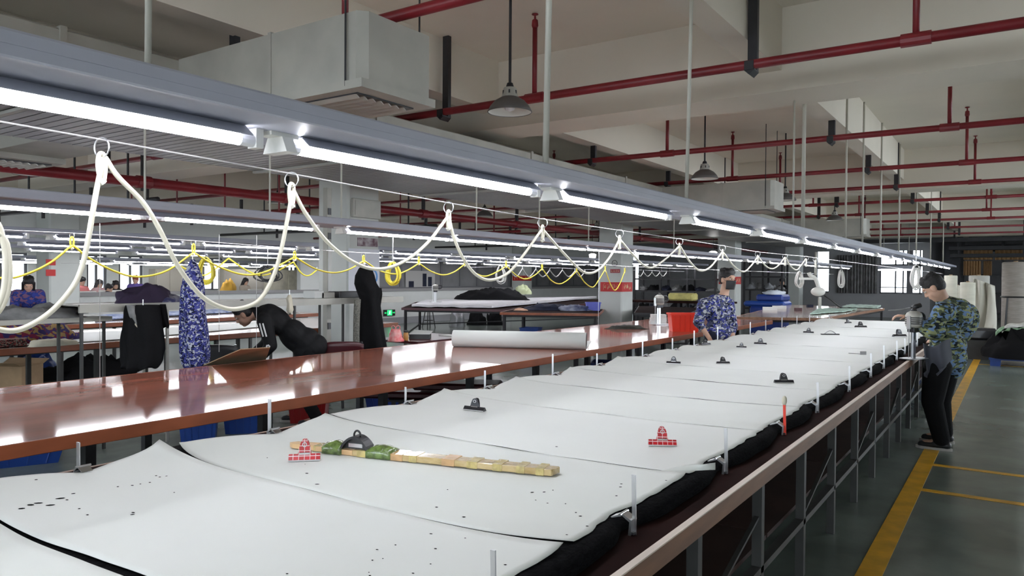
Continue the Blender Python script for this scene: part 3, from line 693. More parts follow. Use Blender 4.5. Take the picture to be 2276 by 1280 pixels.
fs_ = MB().loft(rings).build('fabric_stack', M_fab, smooth=True, fix=True)
tag(fs_, 'low black stack of layered fabric lying under the white paper', 'fabric', kind='thing')
SEAMS = [(-1.15, 0, 0, 0), (.88, .03, .028, .03), (1.58, .085, .001, .05), (2.42, .03, .004, .03), (3.32, .05, .001, .004), (4.05, .035, .012, .012), (4.78, .02, .012, .002),
         (5.55, .04, .002, .003), (6.6, .02, .001, .003), (7.93, .03, .004, .003), (9.6, .02, .001, .004), (11.4, .02, .003, .003), (13.6, 0, 0, 0)]
def gapw(s, u):
    g = s[1]*math.exp(-u/.09) + s[3]*math.exp(-(1-u)/.10) + s[2]*(.35+.65*(.5+.5*math.sin(u*9+s[0]*3)))
    return g
for i in range(len(SEAMS)-1):
    s0, s1 = SEAMS[i], SEAMS[i+1]
    def fn(u, v, s0=s0, s1=s1):
        ya = s0[0] + gapw(s0, u) + .02*nz(u*4, s0[0]) + .035*(u-.5)*0
        yb = s1[0] + .02*nz(u*4, s1[0])
        if s1 is SEAMS[-1]: yb = s1[0]
        Y = ya+(yb-ya)*v
        a, b = xl(Y)-.006+.008*nz(Y*11, 3), xr(Y)-.006+.012*nz(Y*13, 7)
        x = a+(b-a)*u
        z = pz(x, Y)+.0035
        dn, df = (Y-ya), (yb-Y)
        z += math.exp(-df/.05)*(s1[1]*.38*math.exp(-u/.10) + s1[3]*.25*math.exp(-(1-u)/.08)+.002)
        z += math.exp(-dn/.03)*(.003+.003*nz(u*8, s0[0]))
        return (x, Y, z)
    nv = max(20, int((s1[0]-s0[0])/.03))
    o = MB().sheet(fn, 60, nv, .0012).build('paper_sheet', M_paper if i % 2 else M_paper2, smooth=True)
    tag(o, 'white marker paper sheet, %s' % ['in the bottom left corner below the wide dark seam', 'widest one, filling the foreground below the ruler', 'the one lying under the taped wooden ruler', 'holding the right red clip and the grey clip', 'just before the first long dark seam across the table', 'narrow strip between the two long dark seams', 'carrying the first pair of small black clips', 'just beyond the pair of black clips', 'beside the hand of the masked worker', 'carrying the black bar with an arched handle', 'second from the far end of the table', 'at the far end beside the standing cutter'][i], 'paper', 'marker paper sheets')
# lifted pale flap by the right edge
def flap(u, v):
    a = at(1455, 1053, 'z', .874); b = at(1590, 1046, 'z', .874); p = a.lerp(b, u)
    return (p.x, p.y + .05*v*math.sin(PI*min(1, u*1.2+.05)), p.z+.004 + .035*u*v*(1-.3*u))
o = MB().sheet(flap, 14, 5, .001).build('paper_flap', M_paper2, smooth=True)
tag(o, 'raised fold of white paper pointing left at the right table edge', 'paper')
# lint and dark specks on the paper
lm = MB(); rnd = random.Random(3)
SP = [(48, 1131), (68, 1123), (85, 1119), (112, 1123), (134, 1108), (149, 1111), (163, 1097), (294, 1077), (312, 1074), (333, 1071), (347, 1057), (370, 1058), (678, 1033), (682, 1053), (705, 1077), (879, 1210), (820, 1270), (822, 1278), (1025, 1187), (1031, 1148), (1370, 1105), (1379, 1086), (1381, 1079), (1217, 1116), (1229, 1089), (1257, 1118), (1280, 1138), (1290, 1147), (1153, 1196), (1166, 1196), (1237, 992), (1123, 1261), (638, 1274), (838, 1220), (851, 1240), (918, 1273), (957, 1254), (968, 1220), (1490, 1070), (1481, 1075), (1655, 985), (1590, 1010), (594, 1018)]
SP += [(rnd.uniform(820, 1400), rnd.uniform(1080, 1275)) for _ in range(14)] + [(rnd.uniform(30, 400), rnd.uniform(1050, 1150)) for _ in range(8)]
for k, (a, b) in enumerate(SP):
    p = at(a, b, 'z', .871); s = rnd.uniform(.0012, .0042) if k > 4 else .007
    if not (xl(p.y)+.03 < p.x < xr(p.y)-.02): continue
    z = pz(p.x, p.y)+.0042; an = rnd.uniform(-.6, .6)
    q = Quaternion((0, 0, 1), YAW+an); lm.ell((p.x, p.y, z), (s*rnd.uniform(1, 2), s, .0008), q, 7, 4)
tag(lm.build('lint', M_fab), 'dark lint and specks scattered over the near paper', 'lint', kind='stuff')

# ================================================================ rod clamps along both edges
def rod_clamp(x, y, h, side, label, w=.012, cap_m=None, lean=0):
    t = thing('rod_clamp', label, 'clamp', (x, y, TZ))
    m = MB(); m.bar((0, 0, .0), (lean, 0, h), w, .004, upv=(0, 1, 0)); m.build('upright_bar', M_steel if not cap_m else M_redp, t, world=False, loc=(0,0,0))
    zz = pz(x-.05*side, y)-TZ
    q = MB()   # bent foot gripping the fabric edge
    q.prism([(-.012*side, -.002), (-.008*side, zz+.006), (-.030*side, zz+.020), (-.062*side, zz+.009), (-.066*side, zz+.011), (-.030*side, zz+.026), (-.002*side, zz+.012), (-.004*side, -.002)], 'y', -.018, .018)
    q.build('clamp_foot', M_steel, t, world=False, loc=(0,0,0), fix=True)
    s = MB(); s.tube([(-.034*side, -.026, zz+.024), (-.034*side, .026, zz+.024)], .0045, 8); s.build('pivot_pin', M_steel, t, world=False, loc=(0,0,0))
    s = MB(); s.bar((-.01*side, -.004, .006), (.004*side, -.004, .006), .02, .006); s.build('base_tab', M_black, t, world=False, loc=(0,0,0))
    if cap_m:
        s = MB(); s.ell((lean, 0, h+.014), (.012, .012, .022)); s.build('cloth_wrapped_tip', M_cream, t, world=False, loc=(0,0,0), smooth=True)
    return t
tops = [None, 985, 888, 861, 824, 787, 786, 751, 752, 735, 727, 716, 711, 706, 702, 700, 698]
for i, ((px, py), ty) in enumerate(zip(LC, tops)):
    if ty is None: continue
    y = LY[i]; D = at(px, py, 'x', -2.70); h = abs(at(px, ty, 'x', -2.70).z - TZ)
    rod_clamp(-2.725, y, min(h, .22), -1, 'upright steel clamp on the left edge of the papered table, %s' % ORD[i-1], w=.020 if i < 3 else .012, lean=.0)
topr = [None, 1222, 1055, 952, 897, 850, 813, 785, 768, 757, 752]
for i, ((px, py), ty) in enumerate(zip(RC, topr)):
    if ty is None: continue
    y = RY[i]; h = abs(at(px, ty, 'x', -.885).z - TZ)
    rod_clamp(-.878, y, min(h, .23), 1, ['black-topped rod clamp rising at the bottom edge of the picture'][0] if i == 1 else ('red rod clamp with a cloth-wrapped tip on the right edge' if i == 4 else 'upright rod clamp on the right edge of the papered table, %s' % ORD[i-1]), cap_m=M_cream if i == 4 else None, lean=-.004)
for i in range(11, len(RY)-1):
    if RY[i] < 13.5: rod_clamp(-.878, RY[i], .17, 1, 'upright rod clamp on the right edge of the papered table, %s' % ORD[i-1])

# ================================================================ clips and ruler
def tartan():
    m = bpy.data.materials.new('red_tartan'); m.use_nodes = True; nt = m.node_tree; b = nt.nodes['Principled BSDF']; b.inputs['Roughness'].default_value = .3; b.inputs['Coat Weight'].default_value = .4
    tc = nt.nodes.new('ShaderNodeTexCoord'); br = nt.nodes.new('ShaderNodeTexBrick'); mp = nt.nodes.new('ShaderNodeMapping'); mp.inputs['Rotation'].default_value = (PI/2, 0, 0)
    br.offset = 0; br.inputs['Color1'].default_value = (.55, .012, .02, 1); br.inputs['Color2'].default_value = (.40, .01, .015, 1); br.inputs['Mortar'].default_value = (.75, .6, .6, 1)
    br.inputs['Scale'].default_value = 1; br.inputs['Brick Width'].default_value = .020; br.inputs['Row Height'].default_value = .016; br.inputs['Mortar Size'].default_value = .0012
    nt.links.new(tc.outputs['Object'], mp.inputs[0]); nt.links.new(mp.outputs[0], br.inputs['Vector']); nt.links.new(br.outputs['Color'], b.inputs['Base Color']); return m
M_tartan = tartan()
def clip(m1, label, loc, rz, s=1.0):
    t = thing('spring_clip', label, 'clip', loc, rz)
    L = .056*s
    j = MB(); j.prism([(-.014*s, 0), (.016*s, 0), (.014*s, .004*s), (.003*s, .022*s), (-.003*s, .022*s), (-.016*s, .004*s)], 'x', -L, L); j.build('jaw', m1, t, world=False, loc=(0,0,0), fix=True, bevel=.001*s)
    # handle plate with rounded top, tapering up, leaning back
    h = MB()
    prof = [(-.024, .020), (-.020, .040), (-.014, .058), (-.009, .066), (0, .069), (.009, .066), (.014, .058), (.020, .040), (.024, .020)]
    h.add([(a*s, (-.002+(.05*(b-.02)))*s, b*s) for a, b in prof]+[(a*s, (.003+(.05*(b-.02)))*s, b*s) for a, b in prof],
          [tuple(range(9)), tuple(range(17, 8, -1))]+[(i, i+9, (i+1) % 9+9, (i+1) % 9) for i in range(9)])
    h.build('handle', m1, t, world=False, loc=(0,0,0), fix=True)
    r = MB(); r.lathe([(.0055*s, 0), (.0085*s, 0), (.0085*s, .0075*s), (.0055*s, .0075*s)], (0, 0, 0), 14, cap=False)
    ro = r.build('eyelet', M_steel, t, world=False, loc=(0, -.002*s, .052*s)); ro.rotation_euler = (-PI/2, 0, 0)
    b2 = MB(); b2.tube([(-.018*s, 0, .021*s), (.018*s, 0, .021*s)], .0055*s, 10); b2.build('spring_coil', M_steel, t, world=False, loc=(0,0,0))
    r = MB(); r.bar((-L, -.0155*s, .003*s), (L, -.0155*s, .003*s), .002*s, .004*s); r.build('jaw_lip', M_steel, t, world=False, loc=(0,0,0))
    # back handle
    h = MB(); h.add([(a*s, (.006+(.28*(b-.02)))*s, b*s) for a, b in prof]+[(a*s, (.009+(.28*(b-.02)))*s, b*s) for a, b in prof],
          [tuple(range(9)), tuple(range(17, 8, -1))]+[(i, i+9, (i+1) % 9+9, (i+1) % 9) for i in range(9)])
    h.build('handle', m1, t, world=False, loc=(0,0,0), fix=True)
    return t
def onpaper(px, py): p = at(px, py, 'z', .872); return Vector((p.x, p.y, pz(p.x, p.y)+.005))
M_clipg = mat('dark_grey_metal', (.05, .05, .055), .3, metal=.6)
clip(M_tartan, 'red tartan spring clip standing left of the taped wooden ruler', onpaper(677, 1024), YAW+.17).scale = (1, 1, 1.12)
clip(M_tartan, 'red tartan spring clip standing alone in the right middle of the paper', onpaper(1472, 990), YAW-.07).scale = (1, 1, 1.08)
for px, py, rz, s, lb in ((1055, 912, -.5, 1.25, 'large dark grey spring clip lying near the left paper edge'), (1497, 808, -.3, 1.15, 'black spring clip, left one of the middle pair'), (1607, 808, .1, 1.1, 'brownish black spring clip, right one of the middle pair'),
    (1742, 850, 0, 1.3, 'black spring clip alone on the right side beyond the seams'), (1648, 772, -.4, 1.0, 'small dark spring clip left of its neighbour by the far left edge'), (1690, 765, -.5, 1.3, 'black spring clip right of its neighbour by the far left edge'),
    (1797, 740, -.6, 1.3, 'grey spring clip left of the arched bar handle'), (1885, 718, .5, 1.4, 'tiny dark spring clip at the far end, left of two'), (1913, 727, 0, 1.7, 'tiny black spring clip at the far end, right of two'), (1999, 748, .2, 1.8, 'dark spring clip beside the standing cutter'), (1568, 766, .4, 1.2, 'small dark spring clip by the masked worker\'s hip')):
    clip(M_clipg, lb, onpaper(px, py), YAW+rz, s*.86).scale = (1, 1, .82)
# taped wooden ruler
A = onpaper(640, 996); B = onpaper(1232, 1056); d = (B-A); L = d.length; ang = math.atan2(d.y, d.x)
t = thing('wooden_ruler', 'long yellow wooden ruler wrapped in clear tape with green taped middle', 'ruler', A+Vector((0, 0, .0015)), ang)
M_rul = mat('taped_wood', (.56, .42, .20), .22, coat=.8, col2=(.40, .27, .09), vscale=22, stretch=(.5, 3, 1), bump=.5, bscale=45)
M_rul2 = mat('bare_wood_end', (.62, .40, .20), .5, var=.2, vscale=12, stretch=(.5, 5, 1))
m = MB(); m.prism([(0, .012), (.02, -.002), (L*.28, -.022), (L*.28, .046), (.12, .050), (.02, .038)], 'z', 0, .020); m.build('bare_end', M_rul2, t, world=False, loc=(0,0,0), fix=True, bevel=.0015)
m = MB(); m.prism([(L*.28, -.024), (L-.004, -.024), (L, -.018), (L+.012, .028), (L+.006, .032), (L*.28, .044)], 'z', 0, .0225); m.build('taped_board', M_rul, t, world=False, loc=(0,0,0), fix=True, bevel=.002)
M_tapeY = mat('yellowed_tape', (.52, .41, .15), .25, coat=.7, var=.3, vscale=30, bump=.4, bscale=50); M_tapeO = mat('orange_tape', (.55, .33, .15), .25, coat=.5, var=.2, vscale=25)
for k, (a, w, mm) in enumerate(((.115, .03, M_tapeY), (.30, .05, M_tapeY), (.345, .05, M_tapeY), (.42, .06, M_tapeO), (.50, .03, M_tapeY), (.62, .05, M_tapeO), (.71, .04, M_tapeY), (.80, .035, M_tapeY), (.88, .03, M_tapeY), (.945, .03, M_tapeY))):
    m = MB(); m.box(L*a, L*a+w, -.0255 if a > .28 else -.01, .0465, -.0005, .0236 if a > .28 else .021); m.build('tape_band', mm, t, world=False, loc=(0,0,0))
M_green = mat('green_tape', (.13, .20, .05), .2, coat=.8, var=.5, vscale=40, bump=.5, bscale=50)
for a, b in ((.16, .235), (.335, .43)):
    rg = []
    for k in range(9):
        x = L*(a+(b-a)*k/8); hh = .034+.012*math.sin(PI*k/8)+.003*nz(k*2.2, a*9); 
        rg.append([(x, yy, zz) for yy, zz in ((-.028, .0), (-.029, .024), (-.018, hh*.88), (.01, hh), (.034, hh*.92), (.048, .024), (.047, 0))])
    m = MB(); m.loft(rg); m.build('green_tape_wrap', M_green, t, world=False, loc=(0,0,0), smooth=True, fix=True)
# arched black clamp in the middle of the ruler
m = MB()
n = 16; out = [(-.055+.11*k/n, .024+.046*math.sin(PI*k/n)**.75) for k in range(n+1)]; inn = [(-.030+.06*k/8, .040+.017*math.sin(PI*k/8)) for k in range(9)]
gx = L*.286
m.prism([(gx+p[0], p[1]) for p in out], 'y', -.008, .004)
m.build('clamp_face', M_blackp, t, world=False, loc=(0,0,0), fix=True)
m = MB(); m.prism([(gx+p[0]*1.12, p[1]*1.05) for p in out] + [(gx+p[0]*.96, p[1]*.93) for p in reversed(out)], 'y', -.024, .03); m.build('clamp_arch', M_blackp, t, world=False, loc=(0,0,0), fix=True)
m = MB(); m.tube([(gx+.004+.014*math.cos(k*PI/7-.3), -.004, .075+.018*math.sin(k*PI/7-.3)) for k in range(9)], .004, 8); m.build('clamp_loop', M_blackp, t, world=False, loc=(0,0,0), smooth=True)
m = MB(); m.box(gx-.03, gx+.03, -.011, -.0075, .030, .044); m.build('clamp_plate', M_steel, t, world=False, loc=(0,0,0))
# arched bar handle near the far end, and a small flag card on a rod
p = onpaper(1845, 744); t = thing('press_bar', 'flat black bar with an arched handle on the far paper', 'weight', p, YAW+.05)
MB().box(-.11, .11, -.02, .02, 0, .012).build('bar', M_blackp, t, world=False, loc=(0,0,0))
MB().tube([(-.075+.15*k/10, 0, .01+.04*math.sin(PI*k/10)) for k in range(11)], .006, 8).build('handle', M_steel, t, world=False, loc=(0,0,0), smooth=True)
p = onpaper(1935, 788); t = thing('marker_card', 'small grey card held on a thin wire above the right paper edge', 'card', p, YAW)
MB().box(-.095, -.04, -.003, .003, .0, .03).build('card', mat('grey_card', (.3, .3, .3), .6), t, world=False, loc=(0,0,0))
MB().tube([(-.2, .0, .012), (-.095, 0, .006)], .002, 5).build('wire', M_black, t, world=False, loc=(0,0,0))
# ================================================================ things on and around the brown table
# paper roll and the end of paper rolled off it
a = at(1008, 751, 'z', TZ+.09); b = at(1303, 757, 'z', TZ+.09)
a.z = b.z = TZ+.087; d = (b-a).normalized(); nrm = Vector((-d.y, d.x, 0))
t = thing('paper_roll', 'thick roll of white paper lying across the brown table', 'paper roll', (a+b)/2-Vector((0, 0, .087)))
m = MB(); m.tube([a, b], .085, 26); m.build('rolled_paper', M_paper, t, smooth=False)
bpy.data.objects['rolled_paper'].data.polygons.foreach_set('use_smooth', [len(p.vertices) == 4 for p in bpy.data.objects['rolled_paper'].data.polygons])
for rr in (.079, .066, .053):
    MB().tube([b+d*.0015 + nrm*(rr*math.cos(k*PI/12)) + Vector((0, 0, rr*math.sin(k*PI/12))) for k in range(24)], .0022, 4, closed=True).build('paper_layer', M_grout, t)
MB().tube([b-d*.01, b+d*.004], .040, 18).build('hollow_core', M_blackp, t)
def pr(u, v):
    p = a.lerp(b, u); q = p + nrm*(.02+.95*v*(1-.25*(1-u))); return (q.x, q.y, TZ+.0035+.004*math.sin(v*7)*v)
MB().sheet(pr, 6, 12, .001).build('unrolled_end', M_paper2, t)
def bin_(label, cx, cy, z, w, d, h, rz, mc, name='plastic_crate', cat='crate', ribs=True, grp=None):
    t = thing(name, label, cat, (cx, cy, z), rz, grp); th = .008; k = .86
    def ring(s, zz): return [(-w/2*s, -d/2*s, zz), (w/2*s, -d/2*s, zz), (w/2*s, d/2*s, zz), (-w/2*s, d/2*s, zz)]
    m = MB(); m.loft([ring(k, 0), ring(1, h)], cap=False); m.loft([ring(k-.04, th), ring(.96, h)], cap=False); m.add(ring(k, 0), [(3, 2, 1, 0)]); m.add(ring(k-.04, th), [(0, 1, 2, 3)])
    m.build('crate_body', mc, t, world=False, loc=(0,0,0), fix=False)
    m = MB(); s1, s0 = 1.05, .955
    for a_, b_ in (((-w/2*s1, -d/2*s1), (w/2*s1, -d/2*s0)), ((-w/2*s1, d/2*s0), (w/2*s1, d/2*s1)), ((-w/2*s1, -d/2*s0), (-w/2*s0, d/2*s0)), ((w/2*s0, -d/2*s0), (w/2*s1, d/2*s0))):
        m.box(a_[0], b_[0], a_[1], b_[1], h-.018, h+.004)
    m.build('crate_rim', mc, t, world=False, loc=(0,0,0))
    if ribs:
        for i in range(5):
            x = -w*.38+w*.76*i/4
            for sy in (-1, 1): MB().bar((x*k, sy*d/2*(k+.01), .01), (x, sy*d/2*1.005, h-.02), .010, .008).build('rib', mc, t, world=False, loc=(0,0,0))
    return t
p = at(1512, 737, 'z', TZ)
bin_('bright orange-red plastic bin on the brown table beside the masked worker', p.x, p.y+.12, TZ, .40, .26, .245, YAW, M_redp, 'plastic_bin', 'bin')
# crumpled dark cloths
def lump(label, c, rx, ry, rz_, mc, seed=0, name='crumpled_cloth', cat='cloth', ang=0, rough=.45, nu=22, nv=14, group=None):
    m = MB()
    def f(u, v):
        ph = 2*PI*u; r = math.cos(v*PI/2); w = 1+rough*nz(math.cos(ph)*1.6+seed, math.sin(ph)*1.6, v*2)
        x = rx*r*math.cos(ph)*w; y = ry*r*math.sin(ph)*w; z = rz_*math.sin(v*PI/2)*(1+rough*1.2*nz(x*9+seed, y*9, 3))
        return (x, y, max(0.001, z + rz_*.25*nz(x*22, y*22, seed)*math.sin(v*PI)))
    m.grid(f, nu, nv)
    o = m.build(name, mc, smooth=True, loc=c, fix=True); o.rotation_euler = (0, 0, ang)
    return tag(o, label, cat, group)
p = at(1392, 731, 'z', TZ); lump('crumpled black and olive cloth on the brown table left of the red bin', p, .26, .10, .055, mat('dark_olive_cloth', (.03, .032, .025), .9, var=.5, vscale=9), 2, ang=YAW)
p = at(1450, 722, 'z', TZ); t = thing('white_box', 'white paper packs stacked on the brown table behind the red bin', 'box', (p.x, p.y+.2, TZ), YAW)
for k in range(3): MB().box(-.12+.01*k, .12, -.09, .09, .052*k+.002*(k > 0), .052*(k+1)).build('paper_pack', M_wallw, t, world=False, loc=(0,0,0))

# standing straight-knife fabric cutter
def cutter(label, loc, rz, s=1.0, tall=True):
    t = thing('fabric_cutter', label, 'cutter', loc, rz)
    def B(m, n, mt, **k): o = m.build(n, mt, t, world=False, loc=(0,0,0), **k); o.scale = (s,)*3; return o
    m = MB(); m.prism([(-.14, -.05), (-.10, -.07), (.12, -.07), (.15, -.04), (.15, .04), (.12, .07), (-.10, .07), (-.14, .05)], 'z', .004, .014); B(m, 'base_plate', M_steel, fix=True, bevel=.002)
    for x in (-.10, .11):
        for y in (-.05, .05): m = MB(); m.tube([(x, y-.006, .0065), (x, y+.006, .0065)], .006, 8); B(m, 'roller', M_blackp)
    m = MB(); m.box(-.016, .022, -.008, .008, .014, .27); B(m, 'standard', M_steel)
    m = MB(); m.prism([(-.040, .02), (-.018, .012), (-.018, .25), (-.040, .25)], 'y', -.0012, .0012); B(m, 'knife_blade', M_steel)
    m = MB(); m.box(-.05, .045, -.035, .035, .25, .30); B(m, 'gear_head', M_clipg, bevel=.006)
    m = MB(); m.lathe([(.045, .29), (.066, .30), (.072, .32), (.072, .40), (.062, .425), (.03, .445)], (0, 0, 0), 20); B(m, 'motor', M_galv, smooth=True)
    for k in range(4):
        m = MB(); m.lathe([(.0735, .325+.018*k), (.0745, .330+.018*k), (.0735, .335+.018*k)], (0, 0, 0), 20, cap=False); B(m, 'cooling_ring', M_clipg)
    m = MB(); m.tube(spline([(.06, 0, .33), (.13, 0, .345), (.15, 0, .39), (.11, 0, .42), (.06, 0, .41)], 4), .015, 9); B(m, 'handle', M_blackp, smooth=True)
    m = MB(); m.box(-.085, -.06, -.018, .018, .28, .40); B(m, 'sharpener_box', M_steel, bevel=.003)
    m = MB(); m.tube([(-.07, 0, .02), (-.07, 0, .28)], .004, 6); B(m, 'presser_rod', M_steel)
    m = MB(); m.ell((0, 0, .45), (.026, .026, .02)); B(m, 'top_knob', M_redp if not tall else M_blackp, smooth=True)
    return t
p = at(1462, 722, 'z', TZ); cutter('grey standing cutting machine on the brown table left of the red bin', (p.x, p.y+.05, TZ), YAW+.4, 1.05)
p = at(968, 672, 'z', .93); cutter('small standing cutting machine on the white cloth of the far table', (p.x, p.y, .93), YAW, 1.0)
WP = at(2030, 800, 'z', TZ)
wc = cutter('standing cutting machine held by the camouflaged worker at the far right', (WP.x, WP.y, TZ+.006), YAW+.5, .98)
# crates and clutter below the brown table
bin_('wide blue crate on the floor at the left edge of the picture', -6.85, 2.72, 0, .80, .5, .19, 1.15, M_blue, grp='crates under the brown table')
bin_('blue crate below the brown table, left one of the close pair', -6.4, 4.15, 0, .34, .30, .30, .9, M_blue, grp='crates under the brown table')
bin_('blue crate below the brown table, right one of the close pair', -6.35, 4.62, .0, .38, .32, .27, .8, M_blue, grp='crates under the brown table')
bin_('dark red crate on the floor by the shoes of the bending man', -6.25, 5.35, 0, .40, .34, .28, .7, mat('deep_red_plastic', (.35, .012, .012), .4), grp='crates under the brown table')
bin_('dark blue crate below the brown table under the roll of paper, left', -5.9, 6.35, 0, .72, .45, .30, .6, mat('deep_blue_plastic', (.012, .035, .20), .45), grp='crates under the brown table')
bin_('dark blue crate below the brown table beneath the roll of paper, right', -4.4, 7.6, 0, .7, .5, .30, .5, M_blue, grp='crates under the brown table')
bin_('navy crate in the shade beyond the paper roll', -4.35, 8.8, 0, .6, .45, .45, .4, MATS['deep_blue_plastic'], grp='crates under the brown table')
bin_('blue crate under the wooden-edged table with green cloths', -4.0, 14.9, 0, .6, .45, .5, .2, MATS['deep_blue_plastic'])
bin_('dark blue crate behind the far end of the papered table', -1.55, 14.9, 0, .62, .45, .72, .1, MATS['deep_blue_plastic'])
p = at(1180, 735, 'z', 0); bin_('round blue bucket beneath the far table with navy clothes', at(1180, 725, 'y', 13.6).x, 13.6, 0, .40, .38, .46, .3, M_blue, 'bucket', 'bucket', ribs=False)
# dark seat pads under the brown table
for i, (x, y) in enumerate(((-5.0, 5.5), (-4.5, 5.7))):
    o = MB().box(-.42, .42, -.18, .18, 0, .07).build('seat_board', M_chair, loc=(x, y, .36+.10*i), bevel=.02); o.rotation_euler = (0, 0, .5); tag(o, ['dark red padded board below the brown table, lower one', 'dark red padded board below the brown table, upper one'][i], 'board')
# legs for the boards
t = thing('low_bench', 'dark low bench frame carrying padded boards below the brown table', 'bench', (-4.75, 5.6, 0), .5)
for x in (-.35, .35):
    for y in (-.14, .14): MB().box(x-.018, x+.018, y-.018, y+.018, 0, .34).build('leg', M_black, t, world=False, loc=(0,0,0))
MB().box(-.40, .40, -.16, .16, .335, .355).build('bench_top', M_black, t, world=False, loc=(0,0,0))

# ================================================================ shelf rack behind the brown table, with clothes
RX, RZ = -6.72, 1.28
t = thing('shelf_rack', 'grey steel rack with a long shelf board behind the brown table', 'rack', (RX, 4.6, 0))
y_l, y_r = at(148, 670, 'x', RX).y, at(868, 660, 'x', RX).y
MB().box(RX-.22, RX+.22, y_l, y_r, RZ, RZ+.012).build('shelf_board', M_galv, t)
MB().box(RX+.20, RX+.225, y_l, y_r, RZ-.055, RZ+.016).build('shelf_edge', M_galv, t)
MB().box(RX-.225, RX-.20, y_l, y_r, RZ-.055, RZ+.016).build('shelf_edge', M_galv, t)
for px in (155, 345, 628, 736):
    y = at(px, 700, 'x', RX).y
    for dx in (-.2, .2): MB().box(RX+dx-.011, RX+dx+.011, y-.011, y+.011, 0, RZ-.055).build('post', M_leg if px != 345 else M_galv, t)
    MB().box(RX-.2, RX+.2, y-.015, y+.015, .35, .38).build('tie_bar', M_leg, t)
# tall bright pole in front of the first pillar
pp = at(727, 600, 'x', -7.0)
t = thing('cable_pole', 'square steel pole with a white strip in front of the first pillar', 'pole', (pp.x, pp.y, 0))
MB().box(pp.x-.035, pp.x+.035, pp.y-.035, pp.y+.035, 0, 2.63).build('pole_body', M_galv, t)
MB().box(pp.x+.035, pp.x+.045, pp.y-.02, pp.y+.03, 1.35, 1.95).build('white_strip', M_wallw, t)
for z in (.6, .9, 2.0, 2.3): MB().box(pp.x+.035, pp.x+.05, pp.y-.02, pp.y+.02, z, z+.08).build('socket_box', M_frame, t)
HR = Vector((RT.x, RT.y, 0)).normalized(); HF = Vector((FW.x, FW.y, 0)).normalized()
def hang(name, label, rows, X, mc, depth=.10, folds=5, amp=.18, cat='garment', seg=40, parts=(), seed=0, solid=True):
    """a hanging garment: rows of (height pixel, left pixel, right pixel) at the plane x = X"""
    c0 = at((rows[0][1]+rows[0][2])/2, rows[0][0], 'x', X)
    t = thing(name, label, cat, c0)
    def make(rows, X, depth, folds, amp, seed):
        R = []; rr = []
        for (a_, b_) in zip(rows[:-1], rows[1:]):
            for k in range(4): f = k/4; rr.append([a_[i]+(b_[i]-a_[i])*f for i in range(3)])
        rr.append(list(rows[-1])); n = len(rr)
        for i, (py, l, r) in enumerate(rr):
            c = at((l+r)/2, py, 'x', X); D = (c-CAM).dot(FW); w = (r-l)/2/FPX*D*1.0; g = i/(n-1)
            ring = []
            for k in range(seg):
                th = 2*PI*k/seg; dd = min(depth, w*1.1)
                wv = 1+amp*(.25+.75*g)*math.sin(folds*th+seed+1.2*math.sin(g*3))+.12*nz(math.cos(th)*2+seed, math.sin(th)*2, g*5)
                ring.append(c+HR*(w*math.cos(th)*(1+.35*(wv-1)))+HF*(dd*math.sin(th)*wv)+Vector((0, 0, .012*math.sin(folds*th)*g)))
            R.append(ring)
        return MB().loft(R)
    make(rows, X, depth, folds, amp, seed).build('garment_body', mc, t, smooth=True, fix=True)
    for nm, rw, m2, dp in parts: make(rw, X+.05, dp, 3, .12, seed+2).build(nm, m2, t, smooth=True, fix=True)
    # hanger hook
    MB().tube([c0+Vector((0, 0, -.02)), c0+Vector((0, 0, .05))], .004, 6).build('hanger_hook', M_steel, t)
    return t
M_camo1 = camo('blue_white_camouflage', [(.01, .012, .035), (.03, .035, .16), (.46, .48, .54), (.07, .08, .30)], 26, (0, .45, .53, .60))
M_camo2 = camo('green_blue_camouflage', [(.012, .016, .022), (.07, .09, .055), (.27, .30, .15), (.15, .24, .42)], 12, None, (1, 1, 2.0))
hang('black_coat', 'long black hooded coat hanging at the right end of the shelf rack', [(588, 807, 815), (597, 797, 826), (612, 789, 832), (630, 787, 836), (648, 793, 846), (665, 800, 843), (700, 799, 847), (740, 796, 853), (780, 792, 860)], -6.3, M_blackc, .13, 5, .16,
     parts=[('sleeve', [(640, 832, 848), (655, 836, 850), (680, 838, 846)], M_blackc, .05), ('checked_lining', [(665, 787, 802), (700, 786, 800), (740, 785, 799), (765, 785, 799)], camo('grey_check', [(.10, .10, .09), (.22, .22, .19), (.14, .14, .12), (.18, .17, .15)], 50), .05)])
hang('camouflage_coat', 'long blue and white camouflage coat hanging beside the shelf rack', [(576, 424, 432), (590, 418, 440), (612, 411, 447), (640, 405, 452), (690, 402, 453), (740, 401, 460), (780, 402, 464), (802, 406, 462), (817, 414, 456)], -6.15, M_camo1, .12, 6, .16, seed=3)
hang('dark_trousers', 'black and navy clothes hanging below the shelf rack', [(678, 284, 352), (700, 280, 356), (740, 274, 362), (775, 272, 366), (800, 274, 360), (816, 276, 350)], -6.4, M_blackc, .14, 7, .2, seed=1,
     parts=[('grey_sleeve', [(678, 282, 300), (700, 288, 304), (720, 296, 308)], M_grout, .04), ('white_cuff', [(716, 296, 308), (725, 296, 309)], M_cream, .04), ('black_sleeve', [(676, 356, 368), (700, 359, 372), (727, 364, 376)], M_blackc, .04), ('black_panel', [(680, 325, 356), (740, 326, 356), (790, 322, 352)], M_blackc, .12)])
p = at(322, 664, 'x', RX); lump('dark purple crumpled jacket lying on the rack shelf', Vector((RX, p.y, RZ+.013)), .13, .30, .16, mat('dark_purple_cloth', (.03, .018, .045), .9), 5, ang=.1)
p = at(368, 662, 'x', RX); lump('small navy and white cloths on the rack shelf right of the jacket', Vector((RX+.02, p.y, RZ+.013)), .12, .22, .07, mat('navy_white_cloth', (.05, .05, .13), .9, col2=(.35, .34, .36), vscale=12), 8)
